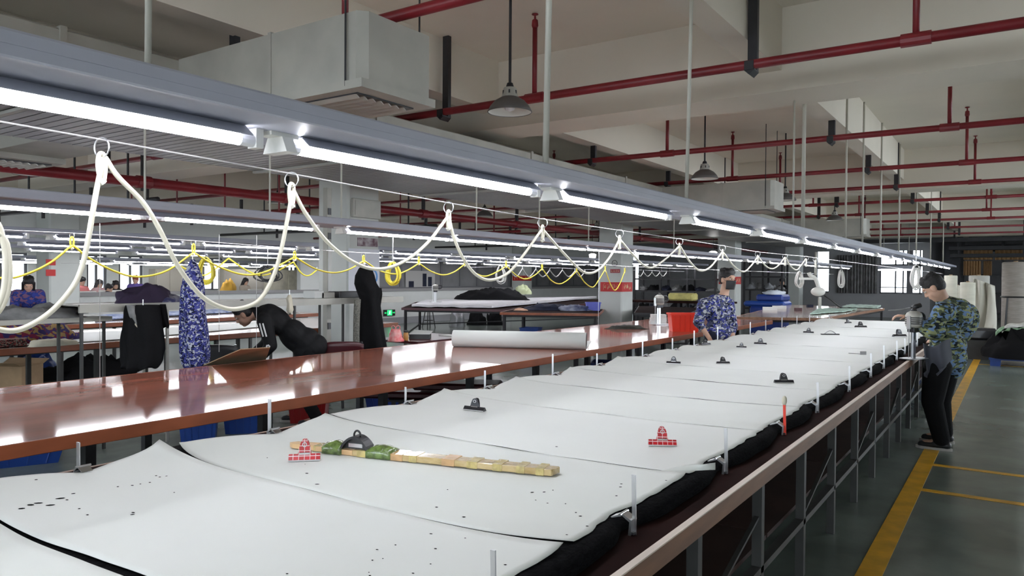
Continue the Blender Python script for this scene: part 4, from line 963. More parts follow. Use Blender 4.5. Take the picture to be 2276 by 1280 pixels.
p = at(76, 680, 'x', -6.6); lump('grey cloth heaped on a stand at the far left', Vector((-6.9, at(75, 680, 'x', -6.9).y, 1.18)), .25, .50, .09, M_grout, 11, rough=.6)
t = thing('cloth_stand', 'grey low stand carrying a heap of cloth at the far left', 'stand', (-6.9, at(70, 680, 'x', -6.9).y, 0))
yy = at(70, 680, 'x', -6.9).y
MB().box(-7.15, -6.65, yy-.55, yy+.55, 1.14, 1.18).build('stand_top', M_galv, t)
for a_ in (-.5, .5):
    for b_ in (-.2, .2): MB().box(-6.9+b_-.011, -6.9+b_+.011, yy+a_-.011, yy+a_+.011, 0, 1.14).build('leg', M_leg, t)
lump('red, yellow and navy bundled clothes on the pale table, far left', Vector((-8.6, at(48, 700, 'x', -8.6).y, TZ)), .25, .55, .22, camo('bundle', [(.03, .02, .09), (.14, .015, .04), (.04, .025, .12), (.25, .16, .06)], 9, (0, .5, .58, .66)), 4, cat='clothes', name='bundled_clothes')
for i, (px, w, h, mc, lb) in enumerate(((697, .07, .09, M_wallw, 'small white box on the rack shelf'), (717, .10, .07, M_galv, 'small grey box on the rack shelf near the pole'), (772, .22, .075, M_blackp, 'flat black case on the rack shelf'))):
    y = at(px, 655, 'x', RX).y
    o = MB().box(-.1, .1, -w, w, 0, h).build('box', mc, loc=(RX, y, RZ+.013), bevel=.006); tag(o, lb, 'box')
lump('purple cloth hanging over the right end of the rack shelf', Vector((RX+.1, at(806, 655, 'x', RX).y, RZ+.013)), .14, .14, .06, mat('purple_cloth', (.05, .03, .13), .9), 6)
p = at(641, 662, 'x', -6.3); hang('cream_gloves', 'cream work gloves hanging on a string below the rack shelf', [(655, 641, 646), (664, 636, 649), (676, 639, 650), (690, 637, 652), (697, 640, 648)], -6.25, M_cream, .04, 4, .2, cat='gloves')
# strings
for i, (px, X, z1, z0) in enumerate(((222, -5.2, 1.9, TZ), (487, -5.6, 1.9, .9), (570, -5.45, 1.9, TZ), (1330, -4.6, 1.9, TZ))):
    y = at(px, 700, 'x', X).y
    o = MB().tube([(X, y, z0), (X, y, z1)], .0025, 5).build('thin_cord', M_wire); tag(o, 'thin upright cord ' + ['standing on the brown table near its left end', 'hanging just right of the camouflage coat', 'passing in front of the bending man', 'hanging beside the second pillar'][i], 'cord')
# small dark red table with odds and ends
t = thing('small_table', 'dark red small table behind the brown table with a pink bag', 'table', (-6.35, 7.3, 0))
MB().box(-6.75, -5.95, 6.75, 7.95, .735, .765).build('tabletop', M_chair, t, bevel=.004)
for x in (-6.7, -6.0):
    for y in (6.8, 7.9): MB().box(x-.02, x+.02, y-.02, y+.02, 0, .735).build('leg', M_black, t)
q = at(873, 757, 'x', -6.2); t = thing('plastic_bag', 'pink and red plastic carrier bag beside the long black coat', 'bag', (-6.2, q.y+.05, .765), YAW)
m = MB(); m.grid(lambda u, v: (.10*math.cos(2*PI*u)*(1.0-.45*v)*(1+.18*nz(u*6, v*4)), .08*math.sin(2*PI*u)*(1-.45*v)*(1+.2*nz(v*5, u*7)), .15*v+.0), 24, 8); m.build('bag_body', mat('pink_film', (.85, .16, .17), .25, col2=(.85, .45, .42), vscale=14), t, world=False, loc=(0,0,0), smooth=True, solid=.002)
for s in (-1, 1): MB().tube(spline([(-.04*s, 0, .14), (-.05*s, .01, .18), (-.02*s, 0, .19), (.01*s, 0, .15)], 4), .005, 6).build('handle', MATS['pink_film'], t, world=False, loc=(0,0,0))
q = at(896, 757, 'x', -6.2); t = thing('jar', 'small orange jar with a black lid right of the pink bag', 'jar', (-6.2, q.y+.05, .765))
MB().lathe([(.028, 0), (.032, .01), (.032, .085), (.026, .1)], seg=16).build('jar_body', mat('orange_jar', (.55, .28, .08), .3), t, world=False, loc=(0,0,0), smooth=True); MB().lathe([(.03, .1), (.03, .125)], seg=16).build('lid', M_blackp, t, world=False, loc=(0,0,0))
q = at(930, 755, 'x', -6.25); t = thing('card_box', 'open black and white shoe box on the small dark red table', 'box', (-6.25, q.y+.05, .765), YAW)
MB().box(-.14, .12, -.09, .09, 0, .06).build('box_body', M_blackp, t, world=False, loc=(0,0,0)); MB().add([(-.14, -.09, .062), (.12, -.09, .062), (.14, .10, .09), (-.10, .12, .10)], [(0, 1, 2, 3)]).build('box_lid', M_wallw, t, world=False, loc=(0,0,0), solid=.004)
o = MB().box(-.28, .28, -.1, .1, 0, .004).build('paper', M_paper, loc=(-6.1, 7.75, .767)); tag(o, 'flat white sheet on the small dark red table by the paper roll', 'paper')
# chairs
def chair(label, loc, rz, mc):
    t = thing('chair', label, 'chair', loc, rz)
    MB().box(-.21, .21, -.20, .20, .43, .48).build('seat', mc, t, world=False, loc=(0,0,0), bevel=.015)
    m = MB(); m.grid(lambda u, v: (-.22+.44*u, .20+.03*math.sin(PI*u)+.05*v, .56+.30*v-.03*(2*u-1)**4*v), 10, 6); m.build('backrest', mc, t, world=False, loc=(0,0,0), smooth=True, solid=.03)
    for s in (-1, 1):
        MB().tube([(.20*s, .19, .0), (.20*s, .2, .45), (.20*s, .25, .86)], .012, 8).build('rear_leg', M_steel if mc is M_blackp else M_black, t, world=False, loc=(0,0,0))
        MB().tube([(.19*s, -.19, 0), (.19*s, -.18, .45)], .012, 8).build('front_leg', M_black, t, world=False, loc=(0,0,0))
    return t
c1 = at(765, 760, 'x', -6.05); chair('dark red chair with a padded back left of the long black coat', (-6.05, c1.y, 0), YAW+PI+.15, M_chair)
c1 = at(500, 770, 'x', -6.75); chair('black chair with a chrome-edged back left of the bending man', (-6.75, c1.y, 0), YAW+PI, M_blackp)
# cardboard held by the bending man
P4 = [at(462, 806, 'x', -5.62), at(560, 799, 'x', -5.55), at(585, 772, 'x', -5.75), at(520, 783, 'x', -5.85)]
P4 = [at(452, 812, 'z', .80), at(590, 800, 'z', .80), at(600, 772, 'z', .97), at(535, 776, 'z', 1.0)]
o = MB().add(P4, [(0, 1, 2, 3)]).build('cardboard', M_card, solid=.006); tag(o, 'tan cardboard sheet in front of the bending man', 'cardboard')
# floor clutter left of the rack
for i, (px, py, rx, ry, rz_, mc, lb, nm, ct) in enumerate(((200, 835, .35, .75, .26, M_blackc, 'heap of black jackets on the floor below the rack', 'clothes_heap', 'clothes'), (85, 822, .2, .25, .26, M_blue, 'crumpled blue plastic bag on the floor, left of the black heap', 'plastic_bag', 'bag'),
      (570, 790, .2, .2, .2, M_grout, 'grey rag bundle behind the bending man', 'rag', 'cloth'), (540, 745, .15, .2, .2, M_blue, 'blue bundle under the pale table', 'bundle', 'cloth'))):
    if i >= 2: continue
    q = at(px, py, 'z', 0); lump(lb, Vector((q.x, q.y, 0.0)), rx, ry, rz_, mc, i*3+1, name=nm, cat=ct, rough=.6)
q = at(35, 860, 'z', 0); t = thing('cardboard_box', 'open brown cardboard box on the floor at the far left behind the brown table', 'box', (q.x-.1, q.y, 0), .5)
m = MB(); m.box(-.3, .3, -.2, .2, 0, .02)
for b_ in ((-.3, .3, -.2, -.19), (-.3, .3, .19, .2), (-.3, -.29, -.19, .19), (.29, .3, -.19, .19)): m.box(b_[0], b_[1], b_[2], b_[3], .02, .3)
m.build('box_body', M_card, t, world=False, loc=(0,0,0))
for s in (-1, 1): MB().add([(-.3, .2*s, .3), (.3, .2*s, .3), (.3, .32*s, .36), (-.3, .32*s, .36)], [(0, 1, 2, 3)]).build('box_flap', M_card, t, world=False, loc=(0,0,0), solid=.004)
# cloths and papers on the left tables
def slab(label, px4, z, h, mc, name, cat, wav=.0, ax='z'):
    P = [at(a_, b_, 'z', z) for a_, b_ in px4]
    def f(u, v):
        p = P[0].lerp(P[1], u).lerp(P[3].lerp(P[2], u), v); return (p.x, p.y, z+h+wav*nz(u*7, v*5, px4[0][0]))
    return tag(MB().sheet(f, 24, 8, max(.002, h-.001-wav*.6)).build(name, mc, smooth=False), label, cat)
M_blueprint = mat('blue_print_cloth', (.55, .62, .75), .8, col2=(.16, .22, .45), vscale=5, stretch=(1, 3, 1))
slab('pale blue patterned cloth spread on the farther table, far left', [(-40, 732), (190, 715), (150, 706), (-60, 716)], TZ+.01, .05, M_blueprint, 'patterned_cloth', 'cloth', .03)
slab('white sheets spread on the pale table behind the hanging clothes', [(20, 771), (270, 755), (275, 736), (30, 747)], TZ+.003, .008, M_paper, 'paper_stack', 'paper', .004)
slab('long white sheets on the pale table left of the bending man', [(300, 752), (660, 720), (640, 712), (300, 734)], TZ+.003, .008, M_paper, 'paper_stack', 'paper', .004)
slab('blue printed sheets on the farther table behind the hanging clothes', [(210, 713), (560, 692), (520, 688), (220, 704)], TZ+.01, .03, M_blueprint, 'patterned_cloth', 'cloth', .015)
slab('pile of dark patterned strips on the pale table, far left edge', [(-30, 774), (60, 768), (58, 756), (-30, 760)], TZ+.006, .07, camo('strips', [(.03, .01, .012), (.25, .05, .05), (.03, .02, .02), (.2, .18, .15)], 40), 'strip_pile', 'cloth')
lump('crumpled beige cloth draped at the edge of the pale table', at(118, 768, 'z', TZ+.004), .10, .24, .07, M_cream, 3)
# far table F cloth, machine fabrics
slab('white pleated cloth spread over the dark red far table', [(915, 683), (1093, 686), (1326, 663), (945, 672)], TZ+.006, .07, mat('white_cloth', (.72, .70, .72), .8, var=.08, vscale=5), 'white_cloth', 'cloth', .03)
lump('heap of black garments on the white cloth, before the red-banded pillar', at(1095, 666, 'z', .91), .9, .5, .30, M_blackc, 7, name='clothes_heap', cat='clothes', ang=YAW)
lump('pale green jacket on top of the black garments', at(1150, 663, 'z', .93)+Vector((0, .3, .12)), .28, .4, .26, mat('pale_green_cloth', (.50, .55, .33), .9), 9, name='green_jacket', cat='jacket', ang=YAW)
lump('navy trousers heaped on the table left of the second pillar', at(1215, 689, 'z', TZ+.003), .55, .3, .13, M_navy, 2, name='navy_trousers', cat='clothes', ang=YAW)
lump('second navy heap nearer the second pillar', at(1275, 690, 'z', TZ+.003), .42, .25, .11, mat('navy2', (.02, .03, .10), .9, col2=(.3, .32, .4), vscale=5), 6, name='navy_trousers', cat='clothes', ang=YAW)
q = at(1318, 690, 'z', TZ); bin_('periwinkle blue plastic basket touching the second pillar', q.x, q.y, TZ, .32, .25, .18, YAW, mat('periwinkle_plastic', (.16, .18, .62), .5), 'plastic_basket', 'basket')
q = at(1157, 690, 'z', TZ); lump('small peach cloth at the near corner of the far dark red table', q, .14, .1, .05, mat('peach_cloth', (.65, .38, .26), .9), 4)
# stool and grey bag under table F
def stool(label, x, y):
    t = thing('stool', label, 'stool', (x, y, 0), .5)
    MB().lathe([(.16, .52), (.17, .53), (.16, .555)], seg=18).build('seat', M_leg, t, world=False, loc=(0,0,0))
    for k in range(4):
        a_ = k*PI/2; MB().tube([(.11*math.cos(a_), .11*math.sin(a_), .52), (.2*math.cos(a_), .2*math.sin(a_), 0)], .016, 6).build('leg', M_leg, t, world=False, loc=(0,0,0))
    MB().tube([(.16*math.cos(k*PI/6), .16*math.sin(k*PI/6), .22) for k in range(12)], .01, 5, closed=True).build('footring', M_leg, t, world=False, loc=(0,0,0))
q = at(953, 728, 'z', 0); stool('grey stool under the dark red far table', q.x, q.y)
q = at(1015, 725, 'z', 0); lump('silvery grey bag standing below the dark red far table', q, .30, .25, .55, mat('silver_film', (.35, .35, .36), .35, metal=.4), 3, name='grey_bag', cat='bag')
for i, px in enumerate((1060, 1100)):
    q = at(px, 722, 'z', 0); lump('dark sack below the far table, %s' % ['nearer the grey bag', 'farther from the grey bag'][i], q, .28, .28, .5, M_blackc, 5+i, name='sack', cat='sack')
# things on table H
slab('green patterned cloths on the wooden-edged table, near its corner', [(1800, 700), (1880, 694), (1905, 688), (1820, 688)], TZ+.003, .035, mat('pale_green_print', (.38, .52, .44), .8, var=.3, vscale=12), 'green_cloth', 'cloth', .02)
slab('green patterned cloths on the wooden-edged table, far end', [(1872, 684), (1950, 686), (1958, 682), (1890, 680)], TZ+.003, .05, mat('pale_green_print2', (.42, .55, .48), .8, var=.3, vscale=12), 'green_cloth', 'cloth', .02)
for i, (px, py) in enumerate(((1711, 689), (1732, 686))):
    q = at(px, py, 'z', TZ); o = MB().box(-.16, .16, -.1, .1, 0, .07).build('white_bundle', M_wallw, loc=(q.x, q.y, TZ)); o.rotation_euler = (0, 0, YAW-.3); tag(o, 'white folded bundle on the wooden-edged table, %s of two' % ['left', 'right'][i], 'bundle')
for i, (px, py) in enumerate(((1774, 691), (1800, 683))):
    q = at(px, py, 'z', TZ); o = MB().box(-.075, .075, -.05, .05, 0, .07).build('small_box', M_chair if i == 0 else M_navy, loc=(q.x, q.y, TZ+.001), bevel=.004); o.rotation_euler = (0, 0, YAW); tag(o, ['small dark red box on the wooden-edged table', 'small navy box on the wooden-edged table'][i], 'box')
# swing arm lamp / machine on table H
q = at(1822, 688, 'z', TZ); t = thing('swing_arm_machine', 'white overhead swing-arm cutting machine on the wooden-edged table', 'machine', q, YAW)
def TH(px, py): return at(px, py, 'y', q.y)-q
MB().ell(TH(1818, 648), (.17, .13, .11)).build('motor_housing', M_white, t, world=False, loc=(0,0,0), smooth=True)
MB().tube(spline([TH(1820, 640), TH(1812, 620), TH(1800, 612), TH(1797, 606)], 5), .05, 8).build('swing_arm', M_white, t, world=False, loc=(0,0,0), smooth=True)
MB().tube([TH(1812, 612), TH(1813, 560)], .03, 8).build('upright', M_galv, t, world=False, loc=(0,0,0))
MB().box(TH(1775, 615).x, TH(1815, 615).x, -.03, .03, TH(1815, 622).z, TH(1815, 617).z).build('cross_arm', M_white, t, world=False, loc=(0,0,0))
MB().tube(spline([TH(1832, 656), TH(1850, 668), TH(1872, 684), TH(1893, 687)], 5), .022, 6).build('power_cable', M_blackp, t, world=False, loc=(0,0,0))
MB().bar((0, 0, 0), TH(1822, 660), .06, .06).build('column', M_galv, t, world=False, loc=(0,0,0))
# blue fabric-covered crates left of the far pillar
q = at(1690, 688, 'z', .3)
t = thing('blue_sacks', 'blue plastic covered pile before the far pillar, right of the masked worker', 'pile', at(1710, 690, 'z', .45))
P0 = at(1710, 683, 'z', .75); P0.z = 0
for dx, w, z0, z1, mm in ((0, .75, 0, .78, MATS['deep_blue_plastic']), (-.05, .95, .78, .93, M_blue), (.1, .62, .93, 1.12, MATS['deep_blue_plastic'])):
    m = MB(); m.box(P0.x+dx-w/2*1.2, P0.x+dx+w/2*1.2, P0.y-.4, P0.y+.4, z0, z1); m.build('blue_stack', mm, t, bevel=.05)
lump('crumpled clear film lying on the blue covered pile', Vector((P0.x+.2, P0.y-.2, 1.12)), .35, .2, .12, mat('clear_film', (.45, .5, .55), .2), 3, name='plastic_film', cat='film', ang=YAW)

# ================================================================ shelving racks
def rack(label, x0, x1, y, d, H, shelves, goods, posts=4, ang=0, mc=None, seed=1):
    t = thing('storage_rack', label, 'rack', ((x0+x1)/2, y, 0)); mc = mc or M_black; r = random.Random(seed)
    for i in range(posts):
        x = x0+(x1-x0)*i/(posts-1)
        for yy in (y, y+d): MB().box(x-.03, x+.03, yy-.03, yy+.03, 0, H).build('post', mc, t)
    for z in shelves: MB().box(x0, x1, y-.02, y+d+.02, z, z+.05).build('shelf', mc, t)
    return t
def fill(x0, x1, y, z, n, label_f, seed, group, cols):
    r = random.Random(seed)
    for i in range(n):
        x = x0+(x1-x0)*(i+.5)/n; w = (x1-x0)/n*.40
        lump(label_f % ORD[min(i, 21)].replace('nearest', 'first'), Vector((x, y, z)), w*1.25, .3, r.uniform(.10, .2), cols[i % len(cols)], seed+i, name='fabric_bundle', cat='bundle', nu=16, nv=8, group=group, rough=.8)
ra = at(1410, 640, 'y', 23.0).x; rb = at(1590, 640, 'y', 23.0).x
rack('dark storage rack between the second pillar and the masked worker', ra, rb, 23, .7, 1.95, (.5, 1.1, 1.5), None, 4)
fill(ra, rb, 23.35, 1.15, 7, '%s dark bundle from the left on the rack left of the masked worker', 3, 'bundles on the rack left of the masked worker', [M_grout, M_blackc, M_navy])
fill(ra, rb, 23.35, .55, 7, '%s lower bundle from the left on the rack left of the masked worker', 13, 'lower bundles on the rack left of the masked worker', [M_blackc, M_navy, M_grout])
ra = at(1654, 640, 'y', 26.0).x; rb = at(1738, 640, 'y', 26.0).x
rack('dark storage rack between the masked worker and the far pillar', ra, rb, 26, .7, 2.15, (.5, 1.15, 1.6), None, 3)
fill(ra, rb, 26.35, 1.2, 4, '%s pale bundle from the left on the rack right of the masked worker', 23, 'bundles on the rack right of the masked worker', [mat('pale_grey_cloth', (.4, .42, .45), .8), M_grout])
q = at(1518, 660, 'y', 19); t = thing('yellow_fabric', 'folded yellow fabric on the dark table behind the standing cutter', 'fabric', (q.x, 19, .95))
MB().box(q.x-.35, q.x+.35, 18.8, 19.2, .96, 1.16).build('folded_stack', mat('yellow_cloth', (.62, .56, .20), .9, var=.2, vscale=8), t, bevel=.04)
t = thing('work_table', 'dark work table with yellow folded fabric beyond the red bin', 'table', (q.x, 19, 0))
MB().box(q.x-1.6, q.x+1.3, 18.6, 19.5, .90, .95).build('tabletop', M_darktop, t)
for x in (-1.5, 0, 1.2):
    for y in (18.7, 19.4): MB().box(q.x+x-.03, q.x+x+.03, y-.03, y+.03, 0, .9).build('leg', M_black, t)
# dark bay: racks, hanging tan panels, cable trays
for i, y in enumerate((35.2, 36.6)):
    rack('tall black storage rack in the dark far bay, %s one' % ['nearer', 'farther'][i], -1.9, 5.2, y, .8, 3.6, (.2, 1.75, 2.5, 2.72, 3.2) if i == 0 else (1.0, 2.6, 3.0, 3.4), None, 6)
M_tan = mat('tan_panel', (.38, .22, .10), .85, var=.25, vscale=14, stretch=(6, 1, .6))
for i, (a_, b_, c_, d_) in enumerate(((2142, 2206, 556, 577), (2212, 2276, 556, 577), (2142, 2180, 580, 612), (2186, 2204, 580, 612))):
    A_ = at(a_, c_, 'y', 34.9); B_ = at(b_, d_, 'y', 34.9)
    m = MB(); m.grid(lambda u, v, A_=A_, B_=B_: (A_.x+(B_.x-A_.x)*u, 34.9+.03*math.sin(u*40), A_.z+(B_.z-A_.z)*v), 60, 2)
    tag(m.build('tan_panel', M_tan, solid=.01), ['upper left tan ribbed panel hanging in the dark far bay', 'upper right tan ribbed panel hanging in the dark far bay', 'lower wide tan panel below the upper left one in the far bay', 'narrow lower tan panel in the dark far bay'][i], 'panel', 'tan panels in the far bay')
for i, (z, y) in enumerate(((2.95, 31.5), (3.3, 33.0), (2.72, 33.6), (2.45, 34.2))):
    t = thing('cable_tray', 'black overhead tray in the dark far bay, %s from the camera' % ORD[i], 'tray', (0, y, z))
    MB().box(-2.2 if i else -6, 5.6, y-.25, y+.25, z, z+.04).build('tray', M_black, t); MB().box(-2.2 if i else -6, 5.6, y-.25, y-.22, z+.04, z+.14).build('tray_side', M_black, t)
    for x in (-1.9, .2, 2.4, 4.8): MB().box(x-.03, x+.03, y-.03, y+.03, z+.04, ZC).build('tray_hanger', M_black, t)
# ================================================================ fabric rolls at the right
def roll(label, x, y, r, h, mc=None, strap=False, z=0):
    t = thing('fabric_roll', label, 'fabric roll', (x, y, z), group='standing fabric rolls')
    m = MB(); m.lathe([(r*.97, 0), (r, .02), (r*1.0, h*.5), (r, h-.03), (r*.95, h-.005), (r*.55, h), (r*.2, h-.004)], seg=28); m.build('rolled_cloth', mc or M_rollw, t, world=False, loc=(0,0,0), smooth=True)
    m = MB(); m.lathe([(.035, h-.02), (.04, h+.02), (.032, h+.02), (.03, h-.02)], seg=12, cap=False); m.build('core_tube', M_card, t, world=False, loc=(0,0,0))
    if strap:
        m = MB(); m.tube([(r*1.01*math.cos(k*PI/12), r*1.01*math.sin(k*PI/12), h*.62) for k in range(24)], .02, 6, closed=True); m.build('black_strap', M_blackp, t, world=False, loc=(0,0,0))
        m = MB(); m.tube([(-r*.55, -r*.85, h*.61), (-r*.62, -r*.84, h*.45), (-r*.68, -r*.82, h*.3)], .018, 6); m.build('strap_tail', M_blackp, t, world=False, loc=(0,0,0))
    return t
M_rollw = mat('off_white_roll', (.60, .58, .48), .8, var=.08, vscale=3, stretch=(1, 1, 4)); M_rollg = mat('grey_beige_roll', (.30, .27, .24), .85, var=.15, vscale=6, stretch=(1, 1, 8))
def R_at(px, y): return at(px, 640, 'y', y).x
for px, y, w, ytop, mc, st, lb in ((2151, 21.0, 30, 627, None, False, 'cream fabric roll directly right of the camouflaged worker'), (2113, 22.5, 26, 612, None, False, 'cream fabric roll mostly hidden behind the camouflaged worker'),
     (2176, 23.0, 40, 612, mat('grey_white_roll', (.42, .41, .37), .8), False, 'taller grey-white fabric roll under the draped cloth'), (2127, 24.5, 16, 634, None, False, 'thin white roll in the gap beside the worker\'s collar'),
     (2257, 19.0, 52, 582, M_rollg, True, 'huge grey-beige roll with a black strap at the right edge')):
    x = R_at(px, y); D = (Vector((x, y, 1.5))-CAM).dot(FW); h = at(px, ytop, 'y', y).z
    roll(lb, x, y, w/2/FPX*D, h, mc, st)
def drape(u, v):
    x = R_at(2160+50*u+8*math.sin(v*3), 21.2); y = 21.6-.9*v*(.4+.6*u)+.10*math.sin(u*14+v*2); z = 1.62-.2*u-(1.55-.2*u)*v
    return (x+.10*math.sin(u*17)*v, y, max(.02, z))
tag(MB().grid(drape, 40, 20).build('draped_cloth', mat('off_white_drape', (.55, .53, .46), .85), smooth=True, solid=.006), 'loose off-white cloth draped from the fabric rolls to the floor', 'cloth')
# black garments piled on a blue pallet
pc = Vector((.35, 16.6, 0)); t = thing('blue_pallet', 'blue plastic pallet under the black heap at the right edge', 'pallet', pc)
MB().box(-.75, .75, -.55, .55, .11, .14).build('deck', M_blue, t, world=False, loc=(0,0,0))
for x in (-.65, 0, .65): MB().box(x-.08, x+.08, -.53, .53, 0, .11).build('runner', M_blue, t, world=False, loc=(0,0,0))
lump('big heap of black fabric on the blue pallet', pc+Vector((0, 0, .14)), .92, .62, .58, M_blackc, 12, name='black_fabric_heap', cat='fabric', rough=.35, nu=34, nv=18)
for i, (z, mc, lb) in enumerate(((.70, mat('mint_strip', (.30, .48, .30), .8, var=.4, vscale=20), 'folded pale green fabric strips lying on the black heap'), (.76, mat('white_strip', (.66, .66, .62), .8, var=.2, vscale=20), 'folded white fabric strips on top of the green ones'))):
    tag(MB().sheet(lambda u, v, z=z, i=i: (pc.x-.66+.1*i+1.5*u, pc.y-.36+.5*v, z-.12*(1-min(1, u*6))**2+.02*math.sin(u*30)+.03*math.sin(v*5)), 40, 10, .05).build('folded_strips', mc, smooth=True), lb, 'fabric')
t = thing('black_bag', 'long black and clear wrapped bag lying left of the black heap', 'bag', (-.72, 17.3, .0), .12)
MB().box(-.42, .42, -.2, .2, .38, .62).build('bag_body', mat('wrapped_black', (.04, .04, .045), .2, coat=.5), t, world=False, loc=(0,0,0), bevel=.05)
MB().box(-.40, .40, -.18, .18, 0, .38).build('stand', M_leg, t, world=False, loc=(0,0,0))

# ================================================================ signs
def strokes(parent, o, ux, n, w, h, mc, seed):
    r = random.Random(seed); uz = Vector((0, 0, 1)); nn = ux.cross(uz).normalized(); m = MB()
    for i in range(n):
        c = o + ux*(w*(i+.5)/n); cw = w/n*.72
        for k in range(6):
            if r.random() < .5: a_ = c+ux*r.uniform(-.5, .1)*cw+uz*r.uniform(-.45, .45)*h; b_ = a_+ux*r.uniform(.3, .6)*cw
            else: a_ = c+ux*r.uniform(-.45, .45)*cw+uz*r.uniform(-.45, 0)*h; b_ = a_+uz*r.uniform(.3, .55)*h
            m.bar(a_, b_, .012*h/.12, .004)
    o = m.build('lettering', mc, parent); o['kind'] = 'stuff'; return o
M_sign = mat('red_sign', (.55, .02, .02), .5); M_gold = mat('pale_gold_letters', (.80, .62, .38), .5)
def pillar_sign(px, py, X, Y, z0, z1, label, seed, faces=('f', 's'), hw=.3):
    t = thing('red_sign', label, 'sign', (px, py, z0))
    e = .008
    if 'f' in faces:
        MB().box(X-hw+.06, X+hw+e, Y-hw-e, Y-hw, z0, z1).build('sign_panel', M_sign, t)
        strokes(t, Vector((X-hw+.12, Y-hw-e-.002, (z0+z1)/2)), Vector((1, 0, 0)), 4, .42, (z1-z0)*.7, M_gold, seed)
    if 's' in faces:
        MB().box(X+hw, X+hw+e, Y-hw, Y+hw-.06, z0, z1).build('sign_panel', M_sign, t)
        strokes(t, Vector((X+hw+e+.002, Y-hw+.06, (z0+z1)/2)), Vector((0, 1, 0)), 3, .42, (z1-z0)*.7, M_gold, seed+1)
    return t
PB = Vector((-7.7, PIL[1], 0))
zt, zb = at(1360, 627, 'y', PB.y-.3).z, at(1360, 648, 'y', PB.y-.3).z
pillar_sign(PB.x, PB.y, PB.x, PB.y, zb, zt, 'red banner with pale characters wrapped around the second pillar', 3)
zt, zb = at(1367, 598, 'y', PB.y-.3).z, at(1367, 606.5, 'y', PB.y-.3).z
t = thing('red_plaque', 'small dark red plaque above the red banner on the second pillar', 'plaque', (PB.x, PB.y-.3, zb)); x0, x1 = at(1357, 600, 'y', PB.y-.3).x, at(1378, 600, 'y', PB.y-.3).x
MB().box(x0, x1, PB.y-.312, PB.y-.3, zb, zt).build('plaque_panel', mat('plaque_red', (.35, .02, .04), .4), t); strokes(t, Vector((x0+.01, PB.y-.314, (zt+zb)/2)), Vector((1, 0, 0)), 4, x1-x0-.02, (zt-zb)*.7, M_gold, 8)
c = at(1366, 585, 'y', PB.y-.305)
tag(MB().tube([c+Vector((.065*math.cos(k*PI/10), 0, .065*math.sin(k*PI/10))) for k in range(20)], .008, 6, closed=True).tube([c-Vector((.03, 0, 0)), c+Vector((.03, 0, 0))], .008, 5).build('round_emblem', M_frame), 'round dark emblem near the top of the second pillar', 'emblem')
pillar_sign(-7.7, PIL[2], -7.7, PIL[2], 1.38, 1.62, 'red banner on the third pillar behind the masked worker', 12)
pillar_sign(-16.45, PIL2[2], -16.45, PIL2[2], 1.42, 1.62, 'red banner on the pillar in the low white wall', 21)
# poster on the first pillar
PA = Vector((-7.7, PIL[0], 0)); XF = PA.x+.3
def onface(px, py): return at(px, py, 'x', XF+.002)
t = thing('wall_poster', 'white poster with a blue round emblem on the first pillar', 'poster', onface(814, 600))
a_, b_ = onface(786, 552), onface(840, 662)
MB().box(XF, XF+.006, PA.y-.29, PA.y+.29, b_.z, a_.z).build('poster_sheet', mat('poster_white', (.70, .72, .78), .5), t)
c = onface(829, 615)
m = MB(); m.tube([Vector((XF+.008, c.y+.07*math.cos(k*PI/10), c.z+.09*math.sin(k*PI/10))) for k in range(20)], .014, 5, closed=True); m.box(XF+.006, XF+.009, c.y-.11, c.y+.1, c.z-.16, c.z-.13)
m.build('blue_emblem', mat('print_blue', (.12, .35, .75), .5), t)
t = thing('dark_picture', 'small dark red printed picture high on the first pillar', 'poster', onface(816, 537)); a_, b_ = onface(798, 528), onface(838, 549)
MB().box(XF, XF+.008, PA.y-.13, PA.y+.25, b_.z, a_.z).build('print', mat('dark_red_print', (.10, .03, .05), .5, col2=(.45, .40, .42), vscale=12), t)
t = thing('switch_box', 'grey electrical cabinet mounted high on the first pillar', 'cabinet', onface(814, 450)); a_, b_ = onface(790, 400), onface(840, 488)
MB().box(XF, XF+.05, PA.y-.25, PA.y+.27, b_.z, min(a_.z, 2.60)).build('cabinet_body', M_galv, t, bevel=.006); MB().box(XF+.05, XF+.056, PA.y-.22, PA.y+.24, b_.z+.03, min(a_.z, 2.6)-.03).build('cabinet_door', M_galv, t)
t = thing('power_cabinet', 'beige metal cabinet facing the lamps on the first pillar', 'cabinet', at(770, 505, 'y', PA.y-.3)); a_, b_ = at(752, 487, 'y', PA.y-.32), at(790, 513, 'y', PA.y-.32)
MB().box(a_.x, PA.x+.28, PA.y-.36, PA.y-.3, b_.z, a_.z).build('cabinet_body', M_card, t, bevel=.004)
# small red signs on the left pillar
for i, (px, py, w, h) in enumerate(((113, 583, .09, .12), (113, 606, .09, .13))):
    c = at(px, py, 'x', -16.14); t = thing('red_sign', ['small red and white sign on the far left pillar, upper one', 'dark red square sign on the far left pillar, lower one'][i], 'sign', c)
    MB().box(-16.15, -16.138, c.y-w, c.y+w, c.z-h/2, c.z+h/2).build('sign_panel', M_sign, t)
